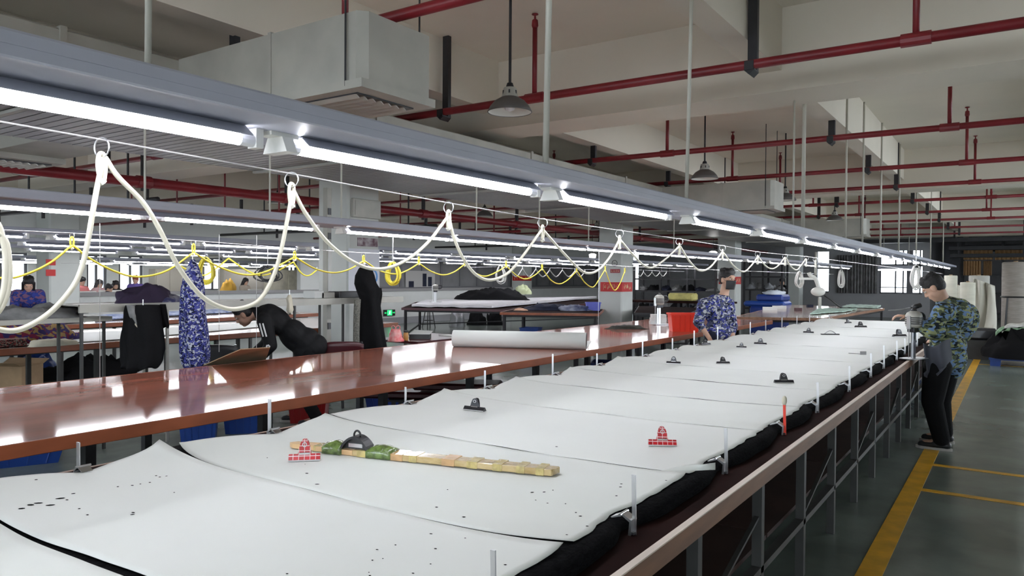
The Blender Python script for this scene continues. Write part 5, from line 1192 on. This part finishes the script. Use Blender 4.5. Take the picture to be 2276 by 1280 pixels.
# exit signs
def exit_sign(label, c):
    t = thing('exit_sign', label, 'sign', c)
    w, h = .26, .10
    MB().box(c.x-.03, c.x, c.y-w, c.y+w, c.z-h, c.z+h).build('sign_box', M_blackp, t)
    g = mat('exit_green', (.02, .5, .12), .4, emit=(.03, .9, .22), es=.9)
    MB().box(c.x, c.x+.006, c.y-.11, c.y+.11, c.z-h*.85, c.z+h*.85).build('lit_panel', g, t)
    wm = mat('exit_white', (.8, 1, .85), .4, emit=(.7, 1, .8), es=1.2)
    m = MB(); x = c.x+.008
    m.ell((x, c.y+.01, c.z+.055), (.004, .017, .017), seg=8, ri=5); m.bar((x, c.y+.01, c.z+.035), (x, c.y-.01, c.z-.01), .006, .022); m.bar((x, c.y-.01, c.z-.01), (x, c.y+.035, c.z-.05), .006, .014); m.bar((x, c.y-.01, c.z-.01), (x, c.y-.045, c.z-.06), .006, .014); m.bar((x, c.y, c.z+.03), (x, c.y+.04, c.z+.01), .006, .011); m.bar((x, c.y, c.z+.03), (x, c.y-.035, c.z+.02), .006, .011)
    m.build('running_figure', wm, t)
    for s in (-1, 1):
        m = MB(); m.bar((x-.004, c.y+s*.14, c.z), (x-.004, c.y+s*.22, c.z), .006, .018); m.prism([(c.y+s*.24, c.z), (c.y+s*.20, c.z+.03), (c.y+s*.20, c.z-.03)][::s], 'x', x-.007, x-.001); m.build('arrow', g, t)
exit_sign('green lit exit sign low on the wall beside the camouflage coat', at(468, 700, 'x', ROOM_L+.08))
exit_sign('green lit exit sign low on the white wall right of the black coat', at(866, 695, 'x', ROOM_L+.09))
# poster/window with dark prints in the partition
c = at(935, 626, 'x', ROOM_L+.02); t = thing('framed_print', 'pale framed print with dark figures behind the yellow cable', 'print', c)
MB().box(ROOM_L+.0, ROOM_L+.02, c.y-.75, c.y+.75, 1.2, 1.75).build('print_sheet', mat('print_sheet', (.38, .37, .36), .5), t); MB().box(ROOM_L+.02, ROOM_L+.024, c.y-.6, c.y-.35, 1.2, 1.4).build('dark_figure', M_navy, t)
for s in (.1, .38): MB().box(ROOM_L+.02, ROOM_L+.024, c.y+s, c.y+s+.2, 1.22, 1.66-.4*(s-.1)).build('dark_figure', M_navy, t)
# next room: cream cabinets and sewing stations
for i, (a_, b_, Xc, z1, mc, lb) in enumerate(((603, 672, -20.5, 1.75, M_cream, 'cream cabinet in the next room, left of the first pillar'), (680, 700, -20.3, 1.7, M_wallw, 'white stacked boxes in the next room beside the cream cabinet'), (345, 405, -23.5, 1.75, mat('beige_cabinet', (.40, .37, .31), .7), 'beige cabinet in the next room behind the camouflage coat'), (498, 590, -25.5, 1.8, MATS['beige_cabinet'], 'beige cabinets along the windows of the next room'))):
    ya, yb = at(a_, 620, 'x', Xc).y, at(b_, 620, 'x', Xc).y
    t = thing('cabinet', lb, 'cabinet', (Xc, (ya+yb)/2, 0)); MB().box(Xc-.4, Xc, ya, yb, 0, z1).build('cabinet_body', mc, t, bevel=.01)
    for k in range(2): MB().box(Xc+.002, Xc+.02, ya+(yb-ya)*k/2+.03, ya+(yb-ya)*(k+1)/2-.03, .1, z1-.06).build('door', mc, t)
for i, (px, X) in enumerate(((165, -19.5), (215, -20.5), (250, -20.5), (300, -20.0), (540, -20.0))):
    y = at(px, 640, 'x', X).y
    t = thing('sewing_station', '%s sewing machine table in the next room, from the left' % ORD[i].replace('nearest', 'first'), 'sewing machine', (X+.6, y, 0), group='sewing stations in the next room')
    MB().box(X+.3, X+.9, y-.3, y+.3, .76, .80).build('tabletop', M_wallw, t)
    for a_ in (-.24, .24): MB().box(X+.55, X+.65, y+a_-.04, y+a_+.04, 0, .76).build('leg', M_leg, t)
    MB().box(X+.5, X+.68, y-.22, y+.22, .80, .84).build('machine_bed', M_white, t); MB().box(X+.54, X+.64, y+.12, y+.22, .84, 1.06).build('machine_column', M_white, t); MB().box(X+.54, X+.64, y-.22, y+.22, 1.06, 1.14).build('machine_arm', M_white, t)
q = at(517, 640, 'x', -19.2); lump('bright orange-yellow bag in the next room above the wall', Vector((-19.4, q.y, 1.0)), .2, .25, .40, mat('orange_bag', (.75, .42, .05), .6), 2, name='yellow_bag', cat='bag')
t = thing('side_table', 'white side table carrying the yellow bag in the next room', 'table', (-19.4, q.y, 0)); MB().box(-19.7, -19.1, q.y-.3, q.y+.3, .96, 1.0).build('tabletop', M_wallw, t)
for a_ in (-.25, .25):
    for b_ in (-.25, .25): MB().box(-19.4+a_-.02, -19.4+a_+.02, q.y+b_-.02, q.y+b_+.02, 0, .96).build('leg', M_leg, t)
# ================================================================ people
def bake(mb, name, mc, parent, vox, sm=3, sf=.5):
    o = mb.build('tmp_shape', mc, fix=True)
    m = o.modifiers.new('r', 'REMESH'); m.mode = 'VOXEL'; m.voxel_size = vox; m.use_smooth_shade = True
    m = o.modifiers.new('s', 'SMOOTH'); m.iterations = sm; m.factor = sf
    dg = bpy.context.evaluated_depsgraph_get(); dg.update()
    me = bpy.data.meshes.new_from_object(o.evaluated_get(dg)); me.name = name
    bpy.data.objects.remove(o)
    me.materials.clear(); me.materials.append(mc)
    me.polygons.foreach_set('material_index', [0]*len(me.polygons)); me.polygons.foreach_set('use_smooth', [True]*len(me.polygons))
    p = bpy.data.objects.new(name, me); COL.objects.link(p); p.parent = parent; p.location = -wloc(parent)
    return p
def frame(f, u=(0, 0, 1)):                  # quaternion whose x axis looks along f, z as near u as may be
    f = Vector(f).normalized(); u = Vector(u); l = u.cross(f).normalized(); u2 = f.cross(l)
    return Matrix((f, l, u2)).transposed().to_quaternion()
def hand(mb, w, d, n, s=1.0, curl=.5, side=1):
    """palm from wrist w along d, palm normal n (towards the curl); side +1: thumb towards d x n"""
    d = Vector(d).normalized(); n = Vector(n); n = (n-d*n.dot(d)).normalized(); a = d.cross(n)*side; w = Vector(w)
    for k, o in enumerate((-.027, -.009, .009, .027)):
        mb.cap(w+a*o*.6*s, .017*s, w+d*.082*s+a*o*1.12*s, .0125*s, 8)
    for k, (o, L) in enumerate(((.031, .070), (.011, .080), (-.010, .074), (-.030, .058))):
        p = w+d*.086*s+a*o*s; q = Vector(d)
        for j, f in enumerate((.45, .32, .25)):
            ang = curl*(.5+.5*j); q = (q*math.cos(ang)+n*math.sin(ang)).normalized()
            p2 = p+q*L*f*s; mb.cap(p, (.0095-.0012*j)*s, p2, (.0086-.0012*j)*s, 8); p = p2
            q2 = q
    p = w+d*.022*s+a*.026*s; q = (d*.65+a*.75+n*.25).normalized()
    for j, L in enumerate((.036, .030, .024)):
        p2 = p+q*L*s; mb.cap(p, (.0125-.0015*j)*s, p2, (.011-.0015*j)*s, 8); p = p2; q = (q*.85+d*.35+n*.25).normalized()
def head_prims(mb, c, q, s=1.0):
    P = lambda x, y, z: c+q @ Vector((x*s, y*s, z*s))
    mb.ell(P(-.012, 0, .025), (.093*s, .077*s, .098*s), q, 18, 12)
    mb.ell(P(.012, 0, -.045), (.068*s, .062*s, .070*s), q)
    mb.cap(P(.052, 0, -.092), .024*s, P(.03, 0, -.085), .035*s)
    mb.cap(P(.035, .03, -.045), .034*s, P(.035, -.03, -.045), .034*s)       # cheeks
    mb.cap(P(.080, 0, .012), .008*s, P(.098, 0, -.028), .0115*s)            # nose
    mb.ell(P(.090, .009, -.032), (.009*s, .009*s, .007*s), q); mb.ell(P(.090, -.009, -.032), (.009*s, .009*s, .007*s), q)
    mb.cap(P(.076, .034, .030), .010*s, P(.082, -.034, .030), .010*s)       # brow
    mb.ell(P(.078, 0, -.058), (.010*s, .024*s, .008*s), q); mb.ell(P(.074, 0, -.070), (.010*s, .020*s, .008*s), q)
    for y in (-1, 1):
        mb.ell(P(-.008, y*.080, -.012), (.020*s, .010*s, .032*s), q); mb.ell(P(-.004, y*.076, -.030), (.010*s, .009*s, .012*s), q)
def face_parts(c, q, s, par, mask=False, lips=(.45, .20, .17)):
    P = lambda x, y, z: c+q @ Vector((x*s, y*s, z*s))
    for y in (-1, 1):
        m = MB(); m.ell(P(.072, y*.031, .006), (.010*s, .015*s, .0075*s), q, 10, 7)
        e = m.build('eye', mat('eye_white', (.75, .73, .70), .3), par, smooth=True)
        m = MB(); m.ell(P(.0795, y*.031, .006), (.004*s, .0068*s, .0068*s), q, 8, 6); m.build('iris', M_hair, par, smooth=True)
        m = MB(); m.cap(P(.080, y*.016, .026), .0035*s, P(.070, y*.050, .028), .003*s, 6); m.build('eyebrow', M_hair, par, smooth=True)
    if mask:
        m = MB()
        def f(u, v):
            a = (u-.5)*2.5; yy = math.sin(a)*(.074-.006*v*v); xx = math.cos(a)*(.095-.012*v*v)+.012-.0*v; z = -.008-.104*v
            xx += .014*math.exp(-(a/.35)**2)*(1-v)
            return P(xx*(1-.06*v), yy, z)
        m.grid(f, 20, 8); m.build('face_mask', M_blackp, par, smooth=True, solid=.003)
        for y in (-1, 1):
            m = MB(); m.tube([P(.04, y*.073, -.018), P(.0, y*.083, .014), P(-.02, y*.080, .0)], .0018*s, 5); m.build('ear_loop', M_blackp, par)
    else:
        m = MB(); m.cap(P(.0865, .018, -.063), .0022*s, P(.0865, -.018, -.063), .0022*s, 6); m.build('mouth', mat('lips', lips, .5), par, smooth=True)
def hair_prims(mb, c, q, s=1.0, style='short'):
    P = lambda x, y, z: c+q @ Vector((x*s, y*s, z*s))
    mb.ell(P(-.020, 0, .045), (.098*s, .085*s, .090*s), q, 18, 12)
    mb.ell(P(-.040, 0, .005), (.072*s, .078*s, .075*s), q)
    mb.cap(P(.035, .035, .085), .036*s, P(.035, -.035, .085), .036*s)
    for k in range(9):
        a = k*.7; mb.ell(P(-.02+.05*math.cos(a), .055*math.sin(a), .110+.006*math.sin(k*2.1)), (.03*s, .03*s, .024*s), q)
    if style == 'long':
        mb.cap(P(-.05, .045, .0), .05*s, P(-.06, .05, -.14), .045*s); mb.cap(P(-.05, -.045, .0), .05*s, P(-.06, -.05, -.14), .045*s)
        mb.cap(P(.02, .07, .04), .03*s, P(0, .075, -.10), .024*s); mb.cap(P(.02, -.07, .04), .03*s, P(0, -.075, -.10), .024*s)
def person(label, base, J, top, bottom, shoe, vox=.009, style='short', skin=None, mask=False, fs=.03, hands=True, hair=None, sleeve_end=1.0, coat=None, hem=None, hs=1.0, tr=1.0, nr=.066):
    """J: joint positions in the world; garments follow the same skeleton, a little thicker"""
    V = lambda k: Vector(J[k]); skin = skin or M_skin
    t = thing('person', label, 'person', base)
    hq = frame(J['look'], J.get('hup', (0, 0, 1))); hc = V('head')
    b = MB(); head_prims(b, hc, hq, hs)
    nk = V('neck'); b.cap(hc+hq @ Vector((-.02, 0, -.05)), .052, nk, .058)
    ch, pl = V('chest'), V('pelvis'); ax = (V('ls')-V('rs')).normalized()
    sp = (ch-pl).normalized(); fw = ax.cross(sp).normalized(); tq = Matrix((fw, ax, sp)).transposed().to_quaternion()
    def torso(m, g=0.0, low=True):
        m.ell(ch, (.105+g, .155+g, .17+g), tq, 18, 12); m.ell(ch+sp*.10, (.08+g, .15+g, .08+g), tq)
        mid = ch.lerp(pl, .55); m.ell(mid, (.10+g, .135+g, .17+g), tq, 18, 12); m.ell(pl+sp*.03, (.11+g, .155+g, .15+g), tq, 18, 12)
        if low: m.cap(nk, .06+g*.5, ch+sp*.08, .09+g)
        for s in ('ls', 'rs'): m.cap(ch+sp*.09, .075+g, V(s), .056+g)
    torso(b)
    for s in 'lr':
        b.cap(V(s+'s'), .050, V(s+'e'), .040); b.cap(V(s+'e'), .039, V(s+'w'), .027)
        hip = V(s+'h'); b.cap(hip, .082, V(s+'k'), .056); b.cap(V(s+'k'), .055, V(s+'a'), .040)
        b.cap(V(s+'a'), .038, V(s+'t'), .03)
        if hands:
            d = V(s+'hd'); hand(b, V(s+'w'), d, V(s+'hn'), 1.0, J.get('curl', .5), 1 if s == 'l' else -1)
        else: b.cap(V(s+'w'), .03, V(s+'w')+(V(s+'w')-V(s+'e')).normalized()*.10, .024)
    bake(b, 'body', skin, t, vox)
    g = .026
    m = MB(); torso(m, g, nr > .06)
    m.cap(nk+(hc-nk)*(.10 if nr > .06 else -.15), nr, ch+sp*.10, .10)
    for s in 'lr':
        w = V(s+'e').lerp(V(s+'w'), sleeve_end)
        m.cap(V(s+'s'), .056+g, V(s+'e'), .050+g*.6); m.cap(V(s+'e'), .050+g*.6, w, .038+g*.3)
        if fs:
            for k in range(5):
                f = .25+.15*k; p = V(s+'s').lerp(V(s+'e'), f) if k < 3 else V(s+'e').lerp(w, (k-3)*.4+.2)
                m.ell(p+Vector((nz(k, 1)*.02, nz(k, 2)*.02, nz(k, 3)*.02)), (.058+g*.5, .058+g*.5, .022), frame((V(s+'e')-V(s+'s')).cross(Vector((.3, .2, .1))), V(s+'e')-V(s+'s')), 12, 8)
    if hem:
        for hp, r in hem: m.ell(Vector(hp), r, tq, 16, 10)
    bake(m, 'jacket', top, t, vox*1.2, 4)
    m = MB(); m.ell(pl+sp*.0, (.118, .162, .13), tq, 16, 10)
    for s in 'lr':
        m.cap(V(s+'h'), .098*tr, V(s+'k'), .075*tr); m.cap(V(s+'k'), .074*tr, V(s+'a')+(V(s+'k')-V(s+'a')).normalized()*.03, .060*tr)
        for k in range(3): m.ell(V(s+'k').lerp(V(s+'a'), .62+.16*k), (.071, .071, .022), frame(fw, V(s+'k')-V(s+'a')), 12, 8)
    bake(m, 'trousers', bottom, t, vox*1.3, 3)
    for s in 'lr':
        a, tt = V(s+'a'), V(s+'t'); d = (tt-a); d.z = 0; d.normalize(); z0 = base[2] if len(base) > 2 else 0
        A = Vector((a.x, a.y, 0)); sd = Vector((-d.y, d.x, 0))
        m = MB(); m.ell(A+d*.05+Vector((0, 0, .05)), (.05, .042, .05), frame(d)); m.cap(A-d*.035+Vector((0, 0, .048)), .042, A+d*.05+Vector((0, 0, .044)), .043); m.cap(A+d*.05+Vector((0, 0, .044)), .043, A+d*.165+Vector((0, 0, .036)), .034)
        sh = bake(m, 'shoe', shoe, t, .008, 2)
        m = MB(); pts = []
        for k in range(16):
            th = 2*PI*k/16; pts.append(A+d*(.065+.150*math.cos(th))+sd*(.050*math.sin(th)*(1 if math.cos(th) > -.2 else .85)))
        m.prism([(p.x, p.y) for p in pts], 'z', .0, .024); so = m.build('shoe_sole', mat('pale_sole', (.45, .43, .40), .6), None); so.parent = sh; so.location = -wloc(sh)
    m = MB(); hair_prims(m, hc, hq, hs, style)
    bake(m, 'hair', hair or M_hair, t, .007, 2)
    face_parts(hc, hq, hs, t, mask)
    return t, tq, hq
def PD(px, py, D): return CAM + (FW + (px-CX)/FPX*RT - (py-CY)/FPX*UP)*D
# --- the worker in camouflage at the right, cutting
D1 = 6.85
f1 = (HR*-.80+HF*.60).normalized(); l1 = Vector((-f1.y, f1.x, 0))
bs = PD(2088, 1000, 6.8); bs.z = 0
J = dict(head=PD(2075, 640, D1), look=f1*.80+Vector((0, 0, -.62)), hup=f1*.5+Vector((0, 0, .85)), neck=PD(2098, 671, D1+.02), chest=PD(2110, 708, D1+.02), pelvis=PD(2094, 800, D1),
         ls=PD(2094, 693, D1-.17), rs=PD(2133, 695, D1+.18), le=PD(2068, 738, D1-.22), re=PD(2142, 745, D1+.16), lw=PD(2020, 704, D1-.06), rw=PD(2096, 760, D1+.42),
         lh=PD(2084, 815, D1-.07), rh=PD(2102, 815, D1+.08), lk=PD(2072, 893, D1-.10), rk=PD(2090, 888, D1+.14), la=PD(2094, 972, D1-.08), ra=PD(2100, 955, D1+.22))
J['lt'] = J['la']+f1*.16; J['rt'] = J['ra']+f1*.16
for k in ('la', 'ra', 'lt', 'rt'): J[k].z = .075 if k[1] == 'a' else .04
J['lhd'] = -HR*.9+HF*.25+Vector((0, 0, .10)); J['lhn'] = Vector((0, 0, -1)); J['rhd'] = -HR*.8+HF*.2+Vector((0, 0, .2)); J['rhn'] = Vector((0, 0, -1)); J['curl'] = .8
pe1, tq1, hq1 = person('worker in green-blue camouflage jacket leaning over the papered table at the right', bs, J, M_camo2, M_blackc, M_blackp, vox=.008, tr=1.22,
    hem=[(PD(2150, 712, D1+.10), (.10, .10, .16)), (PD(2108, 765, D1), (.15, .19, .12)), (PD(2122, 800, D1+.02), (.10, .15, .16)), (PD(2126, 818, D1+.02), (.06, .12, .10)), (PD(2128, 700, D1+.03), (.13, .20, .16)), (PD(2140, 725, D1+.08), (.10, .12, .14)), (PD(2076, 735, D1-.16), (.10, .09, .09)), (PD(2040, 722, D1-.12), (.075, .07, .06))])
m = MB()
def apron(u, v):
    px = 2052+62*u+10*v-8*(v > .9); py = 762+74*v-26*v*(u*u)+8*math.sin(u*5)
    return PD(px, py, D1-.215+.05*math.sin(u*7)+.16*(u-.45)**2+.05*v)
m.grid(apron, 22, 12); m.build('grey_cloth', mat('slate_cloth', (.075, .08, .10), .85), pe1, smooth=True, solid=.008)
m = MB(); m.tube([PD(2028, 684, D1-.02), PD(2046, 678, D1-.02)], .022, 10); wmi = (Matrix.Translation(wc.location) @ Matrix.Rotation(wc.rotation_euler.z, 4, 'Z')).inverted()
o = m.build('machine_grip', M_blackp, None, smooth=True); o.parent = wc; o.matrix_local = wmi
m = MB(); m.tube(spline([PD(1975, 690, D1+.8), PD(2000, 688, D1+.3), PD(2025, 684, D1)], 5), .006, 6); o = m.build('power_cord', M_blackp, None); o.parent = wc; o.matrix_local = wmi
# --- masked worker between the two long tables
D2 = 9.25
f2 = (HR*.62-HF*.78).normalized()
bs = PD(1600, 900, D2); bs.z = 0
hh = (HR*.55-HF*.83).normalized()
J = dict(head=PD(1617, 621, D2), look=hh+Vector((0, 0, -.05)), neck=PD(1609, 657, D2+.02), chest=PD(1594, 690, D2+.02), pelvis=PD(1594, 778, D2+.02),
         ls=PD(1618, 675, D2+.06), rs=PD(1565, 676, D2-.06), le=PD(1628, 724, D2+.10), re=PD(1552, 716, D2-.08), lw=PD(1628, 765, D2-.08), rw=PD(1577, 752, D2-.20),
         lh=PD(1606, 790, D2+.04), rh=PD(1582, 790, D2-.04), lk=PD(1606, 850, D2+.0), rk=PD(1584, 850, D2-.06), la=PD(1606, 885, D2+.06), ra=PD(1582, 890, D2-.02))
for k in ('l', 'r'): J[k+'a'].z = .075; J[k+'t'] = J[k+'a']+f2*.15; J[k+'t'].z = .04; J[k+'k'].z = .47; J[k+'h'].z = .86
J['rhd'] = Vector((0, 0, -1))+f2*.4; J['rhn'] = f2; J['lhd'] = Vector((0, 0, -1)); J['lhn'] = f2; J['curl'] = .4
M_camo3 = camo('blue_camouflage_shirt', [(.010, .012, .03), (.04, .05, .26), (.44, .45, .48), (.07, .08, .13)], 17)
person('worker in blue camouflage with a black face mask between the two long tables', bs, J, M_camo3, M_navy, M_blackp, vox=.009, mask=True, sleeve_end=.35, nr=.05, hs=1.07,
       hem=[(PD(1606, 662, D2+.02), (.085, .095, .05)), (PD(1594, 740, D2), (.13, .19, .12)), (PD(1594, 775, D2), (.14, .20, .14)), (PD(1594, 800, D2), (.15, .20, .12))])
# --- man in black bending over behind the brown table
D3 = 7.75
f3 = (HR*-.93+HF*.12-HF*.25).normalized()
bs = PD(690, 940, D3); bs.z = 0
J = dict(head=PD(541, 699, D3-.05), look=f3*.75+Vector((0, 0, -.55)), hup=f3*.6+Vector((0, 0, .8)), neck=PD(572, 693, D3), chest=PD(614, 712, D3), pelvis=PD(688, 785, D3+.05),
         ls=PD(588, 712, D3-.17), rs=PD(592, 700, D3+.17), le=PD(602, 768, D3-.22), re=PD(596, 760, D3+.16), lw=PD(574, 800, D3-.14), rw=PD(556, 792, D3+.12),
         lh=PD(690, 790, D3-.06), rh=PD(690, 790, D3+.10), lk=PD(668, 865, D3-.10), rk=PD(656, 865, D3+.14), la=PD(706, 925, D3-.10), ra=PD(668, 925, D3+.16))
for k in ('l', 'r'): J[k+'a'].z = .075; J[k+'t'] = J[k+'a']+f3*.15; J[k+'t'].z = .04
J['lhd'] = f3*.8+Vector((0, 0, -.3)); J['lhn'] = Vector((0, 0, -1)); J['rhd'] = f3*.8+Vector((0, 0, -.2)); J['rhn'] = Vector((0, 0, -1)); J['curl'] = .5
M_blackj = mat('black_jacket', (.011, .011, .012), .75, spec=.2, bump=.25, bscale=14)
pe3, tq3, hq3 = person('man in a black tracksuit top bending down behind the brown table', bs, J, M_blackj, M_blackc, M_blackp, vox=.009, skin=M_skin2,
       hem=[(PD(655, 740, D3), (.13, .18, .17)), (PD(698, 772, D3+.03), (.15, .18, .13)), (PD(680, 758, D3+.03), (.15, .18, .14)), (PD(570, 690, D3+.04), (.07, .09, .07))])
# white stripes and letters on the sleeve
m = MB(); wm = mat('white_print', (.72, .72, .72), .6)
ls, le, lw = J['ls'], J['le'], J['lw']
so = -HF*.088
for k in (-1, 1): m.bar(ls.lerp(le, .10)+so+HR*(.016*k-.012), ls.lerp(le, .62)+so*1.0+HR*(.016*k-.008), .010, .012)
for i in range(4):
    c = le.lerp(lw, .02+.16*i)+so*.88; w_ = Vector((0, 0, .016)); m.bar(c-HR*.018-w_, c-HR*.010+w_, .007, .014); m.bar(c-HR*.004+w_, c+HR*.012+w_*.4, .007, .014); m.bar(c+HR*.008-w_, c+HR*.016+w_*.5, .007, .014)
pr_ = m.build('sleeve_print', wm, pe3); pr_['kind'] = 'stuff'
# --- people far off
def simple(label, c, face, hgt, top, bottom=None, lean=.0, style='short', arms=.5, hair=None, skin=None, vox=.02):
    c = Vector(c); f = Vector(face).normalized(); l = Vector((-f.y, f.x, 0)); s = hgt/1.7; Z = lambda z: Vector((0, 0, z*s))
    J = dict(head=c+f*(lean*.9)*s+Z(1.57-lean*.35), look=f+Vector((0, 0, -.25-lean)), neck=c+f*(lean*.65)*s+Z(1.42-lean*.25), chest=c+f*(lean*.45)*s+Z(1.22-lean*.12), pelvis=c+Z(.92))
    for k, sg in (('l', 1), ('r', -1)):
        J[k+'s'] = c+f*(lean*.6)*s+l*.17*sg*s+Z(1.36-lean*.22); J[k+'e'] = J[k+'s']+f*.10*s+l*.04*sg+Z(-.26); J[k+'w'] = J[k+'e']+f*.22*s-l*.04*sg+Z(.0)
        J[k+'h'] = c+l*.08*sg*s+Z(.88); J[k+'k'] = c+l*.09*sg*s+f*.03+Z(.47); J[k+'a'] = c+l*.09*sg*s+Z(.08); J[k+'t'] = J[k+'a']+f*.14-Vector((0, 0, .035))
        J[k+'hd'] = f; J[k+'hn'] = -_z
    return person(label, tuple(c), J, top, bottom or M_navy, M_blackp, vox=vox, style=style, hair=hair, skin=skin, fs=0, hands=vox < .015)
q = at(62, 650, 'x', -13.75); M_bluej = camo('blue_print_jacket', [(.02, .03, .14), (.03, .045, .22), (.16, .08, .14)], 12)
simple('woman in a blue jacket bending over the farther left table', (-13.75, q.y, 0), (.9, -.35, 0), 1.62, M_bluej, lean=.35, style='long', vox=.014)
for i, (px, X, h, mc, st, lb, fc, hr) in enumerate(((176, -19.7, 1.50, mat('salmon_top', (.55, .16, .15), .8), 'short', 'worker in a salmon red top in the next room, leftmost', (.9, .3, 0), None),
      (216, -20.6, 1.42, mat('pink_top', (.55, .35, .34), .8), 'long', 'worker with grey hair low behind the wall, right of the salmon top', (.9, .2, 0), mat('greying_hair', (.08, .07, .07), .7)),
      (236, -19.6, 1.30, M_navy, 'short', 'worker with only dark hair showing, second left of the purple top', (.6, .6, 0), None),
      (255, -20.5, 1.38, M_blackc, 'long', 'worker with a dark bob in the next room, just left of the purple top', (.9, -.2, 0), None),
      (303, -20.6, 1.55, mat('purple_top', (.13, .09, .33), .8), 'short', 'worker in a purple top and dark red cap in the next room', (.6, -.6, 0), mat('red_cap', (.25, .05, .04), .7)),
      (541, -20.5, 1.48, mat('beige_top', (.36, .31, .25), .8), 'long', 'worker in beige in the next room right of the yellow bag', (.9, .2, 0), None))):
    q = at(px, 640, 'x', X-.25); simple(lb, (X-.25, q.y, 0), fc, h, mc, lean=.1, style=st, hair=hr, vox=.022)
q = at(1743, 632, 'y', 27.6); simple('dark figure beyond the blue covered pile, left of the far pillar', (q.x, 27.6, 0), (-.6, -.7, 0), 1.6, M_blackc, lean=.1, vox=.022)
